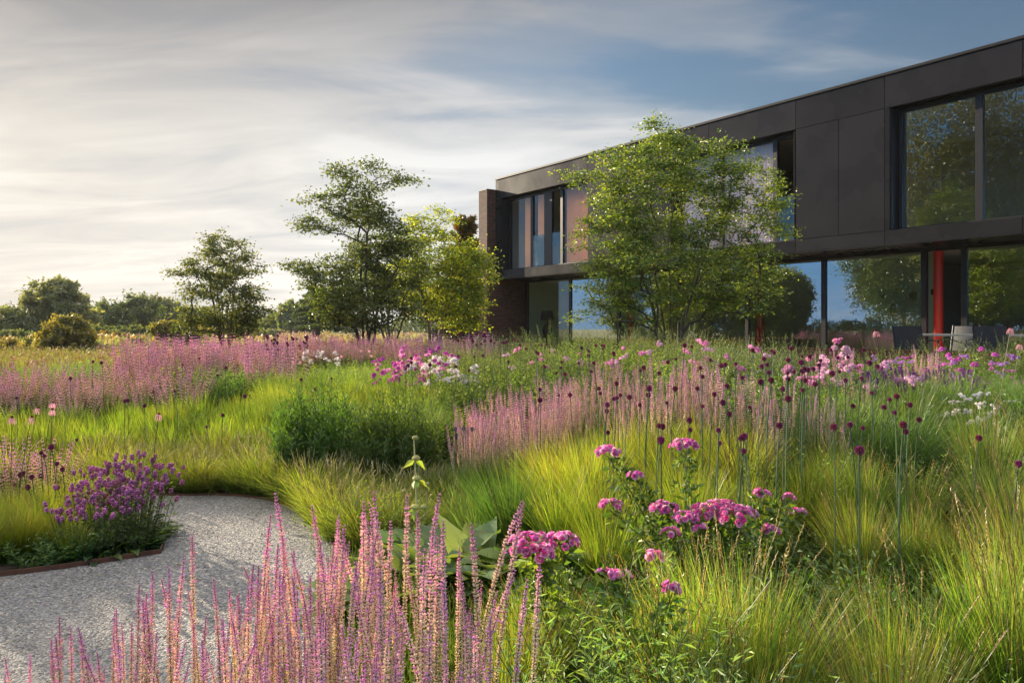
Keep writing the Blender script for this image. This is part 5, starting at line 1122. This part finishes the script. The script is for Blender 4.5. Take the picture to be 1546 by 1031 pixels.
for q, (px, d, w_, cy, lb) in enumerate(((25, 55, 34, 512, 'dark green bush left of the olive round bush'), (165, 58, 30, 512, 'dark green bush just right of the olive round bush'), (205, 52, 28, 520, 'low green bush in the middle of the left meadow'), (245, 60, 32, 508, 'dark bush under the left branches of the round crowned tree'), (300, 64, 30, 506, 'green bush behind the foot of the round crowned tree'), (395, 60, 30, 508, 'low green bush right of the round crowned tree'), (150, 46, 22, 530, 'small olive bush in front of the meadow hedge'), (0, 48, 26, 522, 'green bush at the far left edge'))):
    crown_tree('background_bush', lb, px, d, [(px, cy, w_, 12), (px - w_ * .5, cy + 5, w_ * .6, 10), (px + w_ * .5, cy + 4, w_ * .6, 9)], .22, 5000, (OAK, OLV, WIL)[q % 3], cat='bush', rseed=150 + q)
cedar(478, 62, 'dark layered cedar behind the left branches of the tall airy tree')
# shaggy conifer behind the brick wall
def conifer(px, d, label):
    bx, by = at(px, d); e_ = obj('shaggy_conifer', None, None, (bx, by, 0)); tag(e_, label, 'tree'); k = F / d; r_ = np.random.RandomState(18); g = G(); gt_ = G(); top = EYE + (495 - 325) / k
    tubes(gt_, np.array([[(0, 0, -.2), (0, 0, top * .5), (0, 0, top)]]), np.array([[.3, .2, .04]]), np.full((1, 3, 3), .08), 7)
    for q in range(70):
        z_ = top * (.12 + .86 * q / 70); an = q * 2.4 + r_.uniform(-.4, .4); L_ = (1.05 - (q / 70) ** 1.6 * .75) * 38 / k; n = 190; t = np.sort(r_.uniform(.1, 1, n)); up = L_ * .55
        cx = np.stack([np.cos(an) * t * L_, np.sin(an) * t * L_, z_ - up * .25 * t + up * t ** 2.2], 1); v = nrm(r_.normal(0, 1, (n, 3)))
        leaves(g, cx + v * .05, v + np.array([np.cos(an), np.sin(an), .6]) * .8, .20, .05, np.where(r_.uniform(0, 1, (n, 1)) < .25 + .35 * (q / 70), np.array([(.20, .08, .025)]), np.array([(.09, .12, .02)])) * r_.uniform(.7, 1.3, (n, 1)), .1)
        tubes(gt_, cx[::24][None], np.full((1, len(cx[::24])), .025), np.full((1, len(cx[::24]), 3), .08), 4)
    obj('trunk', gt_.mesh('trunk', M_BARK), e_); obj('crown', g.mesh('crown', M_TREE), e_)
conifer(702, 34, 'shaggy conifer with reddish upturned branches behind the brick wall')
crown_tree('dark_evergreen', 'dark dense evergreen mass beside the brick wall behind the yellow tree', 690, 36, [(700, 430, 30, 50), (680, 460, 35, 35), (655, 480, 30, 25), (712, 470, 20, 45)], .16, 9000, [(.03, .055, .015), (.05, .08, .02)], None, rseed=61)
# trees outside the frame on the left, seen mirrored in the house windows
for q, (x, y, h_, w_, cs) in enumerate(((-17, 11.0, 14, 5.5, WIL), (-22, 3, 10, 4.5, OAK), (-27, 20.5, 5.2, 1.9, WIL), (-32, 13, 9, 5, OAK), (-21, -5, 11, 4.5, WIL), (-38, 27, 6.5, 4.5, OAK), (-15, 3.0, 6, 3, OAK), (-24, 8.5, 7, 4, OAK))):
    ph = math.atan2(x, y); dd = 40.
    px = 773; k = F / dd; e2 = [(773, 495 - (h_ * .68 - EYE) * k, w_ * k * .8, h_ * .30 * k), (773 - w_ * k * .45, 495 - (h_ * .5 - EYE) * k, w_ * k * .6, h_ * .28 * k), (773 + w_ * k * .45, 495 - (h_ * .52 - EYE) * k, w_ * k * .6, h_ * .28 * k)]
    o = crown_tree('tree_beside_garden', 'leafy tree mirrored in the house windows', px, dd, e2, .20, 34000, [tuple(np.array(c_) * .85) for c_ in cs], 'trees left of the view seen only in the windows', z0=0, rseed=80 + q); o.location = (x, y, 0)

for q, (x, y, h_) in enumerate(((-23, -1, 3.6), (-25, 6, 4.2), (-28, 11, 3), (-30, 16, 2.3), (-33, 21, 2.3), (-36, 25, 2.4), (-42, 31, 2.6), (-27, 1.5, 4.5), (-40, 23, 2.4))):
    k = 30.; o = crown_tree('garden_hedge_bush', 'leafy bush of the boundary mirrored in the ground floor windows', 773, 40., [(773, 495 - (h_ * .5 - EYE) * k, 3.2 * k, h_ * .5 * k), (773 - 70, 495 - (h_ * .4 - EYE) * k, 2.2 * k, h_ * .4 * k), (773 + 70, 495 - (h_ * .42 - EYE) * k, 2.2 * k, h_ * .4 * k)], .16, 9000, OAK, 'bushes left of the view seen only in the windows', z0=0, rseed=120 + q, cat='bush', trunk=.05); o.location = (x, y, 0)
o = crown_tree('added_shade_shrub', 'leafy shrub added out of view on the left to shade the path', 773, 40., [(773, 495 - .6 * 30, 1.0 * 30, 1.0 * 30), (800, 495 + 5, 22, 24), (745, 495, 20, 24)], .07, 12000, OAK, None, z0=0, rseed=99, cat='shrub', trunk=.04); o.location = (-9.0, 9.2, 0)  # unseen shrub, added to cast shade over the near left gravel

# ---------------------------------------------------------------- far meadow and low ground cover
def stuff_blades(name, label, cat, pts, h, w, c0, c1, nb, seg=3, spread=.12, plume=None):
    g = G(); n = len(pts) * nb; B = np.repeat(pts, nb, 0) + rs.normal(0, spread, (n, 2)); z = H(B[:, 0], B[:, 1]); k = seg + 1; t = np.linspace(0, 1, k)[None]
    Lh = rs.uniform(h * .5, h, n); an = rs.uniform(0, 6.28, n); ln = rs.uniform(0, .45, n); D = np.stack([np.cos(an), np.sin(an)], 1)
    P_ = np.concatenate([(B[:, None] + D[:, None] * (Lh * ln)[:, None, None] * (t ** 1.7)[..., None]), (z[:, None] + Lh[:, None] * t * (1 - .25 * ln[:, None] * t))[..., None]], -1)
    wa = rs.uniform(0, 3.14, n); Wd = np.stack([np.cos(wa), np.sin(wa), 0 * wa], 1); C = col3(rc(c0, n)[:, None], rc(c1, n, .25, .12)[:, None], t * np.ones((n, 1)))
    strips(g, P_, w * (1 - .9 * t ** 1.8) * np.ones((n, 1)), Wd, C)
    if plume is not None:
        m = rs.uniform(0, 1, n) < .09; Q = P_[m, -1]; blobs(g, Q, rs.normal(0, .4, (len(Q), 3)) + (0, 0, 1), h * .16, w * 1.6, rc(plume, len(Q), .2, .08))
    return tag(obj(name, g.mesh(name, M_GRASS)), label, cat, kind='stuff')
def field(n, d0, d1, p0, p1):
    d = 1 / rs.uniform(1 / d1, 1 / d0, n); px = rs.uniform(p0, p1, n); return np.stack([(px - 773) / F * d, d], 1)
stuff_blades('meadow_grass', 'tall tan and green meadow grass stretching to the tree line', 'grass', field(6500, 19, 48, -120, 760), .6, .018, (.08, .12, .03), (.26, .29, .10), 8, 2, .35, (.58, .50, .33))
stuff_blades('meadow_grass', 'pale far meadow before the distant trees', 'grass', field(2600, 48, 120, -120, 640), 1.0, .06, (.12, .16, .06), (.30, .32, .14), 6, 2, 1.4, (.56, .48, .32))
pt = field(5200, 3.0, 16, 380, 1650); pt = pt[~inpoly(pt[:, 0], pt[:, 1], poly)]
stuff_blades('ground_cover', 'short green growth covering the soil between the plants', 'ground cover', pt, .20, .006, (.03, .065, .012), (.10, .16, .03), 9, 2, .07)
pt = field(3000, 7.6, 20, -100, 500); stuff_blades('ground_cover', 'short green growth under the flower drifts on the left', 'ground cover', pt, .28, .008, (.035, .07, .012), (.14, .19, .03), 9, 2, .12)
# bark and litter on the open soil beside the path
n = 6000; k_ = rs.randint(0, len(PO), n); P_ = PO[k_] + rs.normal(0, .22, (n, 2)) + (.18, .1); m = ~inpoly(P_[:, 0], P_[:, 1], poly) & (P_[:, 1] > 3.5); P_ = P_[m]; g = G()
leaves(g, np.column_stack([P_, H(P_[:, 0], P_[:, 1]) + .006]), rs.normal(0, 1, (len(P_), 3)) * (1, 1, .15), rs.uniform(.012, .035, len(P_)), .012, rc((.07, .045, .03), len(P_), .5, .15), .1)
tag(obj('bark_mulch', g.mesh('bark_mulch', M_STONE)), 'dark bark and leaf litter on the soil along the path edge', 'mulch', kind='stuff')

# far wood along the horizon
g = G(); n = 26000; d = rs.uniform(210, 260, n); px = rs.uniform(-500, 900, n); hh = 4.5 + 2.2 * np.sin(px * .03) + 1.4 * np.sin(px * .083 + 1) + .8 * np.sin(px * .21)
P_ = np.stack([(px - 773) / F * d, d, rs.uniform(0, 1, n) ** .6 * hh], 1)
leaves(g, P_, rs.normal(0, 1, (n, 3)), rs.uniform(.8, 1.8, n), .9, np.array(OAK)[rs.randint(0, 3, n)] * rs.uniform(.7, 1.3, (n, 1)), .15)
tag(obj('distant_wood', g.mesh('distant_wood', M_TREE)), 'low hazy line of woodland along the horizon', 'wood', kind='stuff')
# evening haze
g = G(); box(g, -720, 720, -320, 920, -1.5, 19); me = g.mesh('haze', M_LEAF); me.materials.clear()
m, t = newmat('haze'); pv = N(t, 'ShaderNodeVolumePrincipled'); pv.inputs['Color'].default_value = (.95, .93, .90, 1); pv.inputs['Density'].default_value = .00022; pv.inputs['Anisotropy'].default_value = 0
o_ = N(t, 'ShaderNodeOutputMaterial'); L(t, pv.outputs[0], o_.inputs['Volume']); me.materials.append(m)
tag(obj('haze', me), 'thin warm evening haze over the meadow', 'haze', kind='stuff')
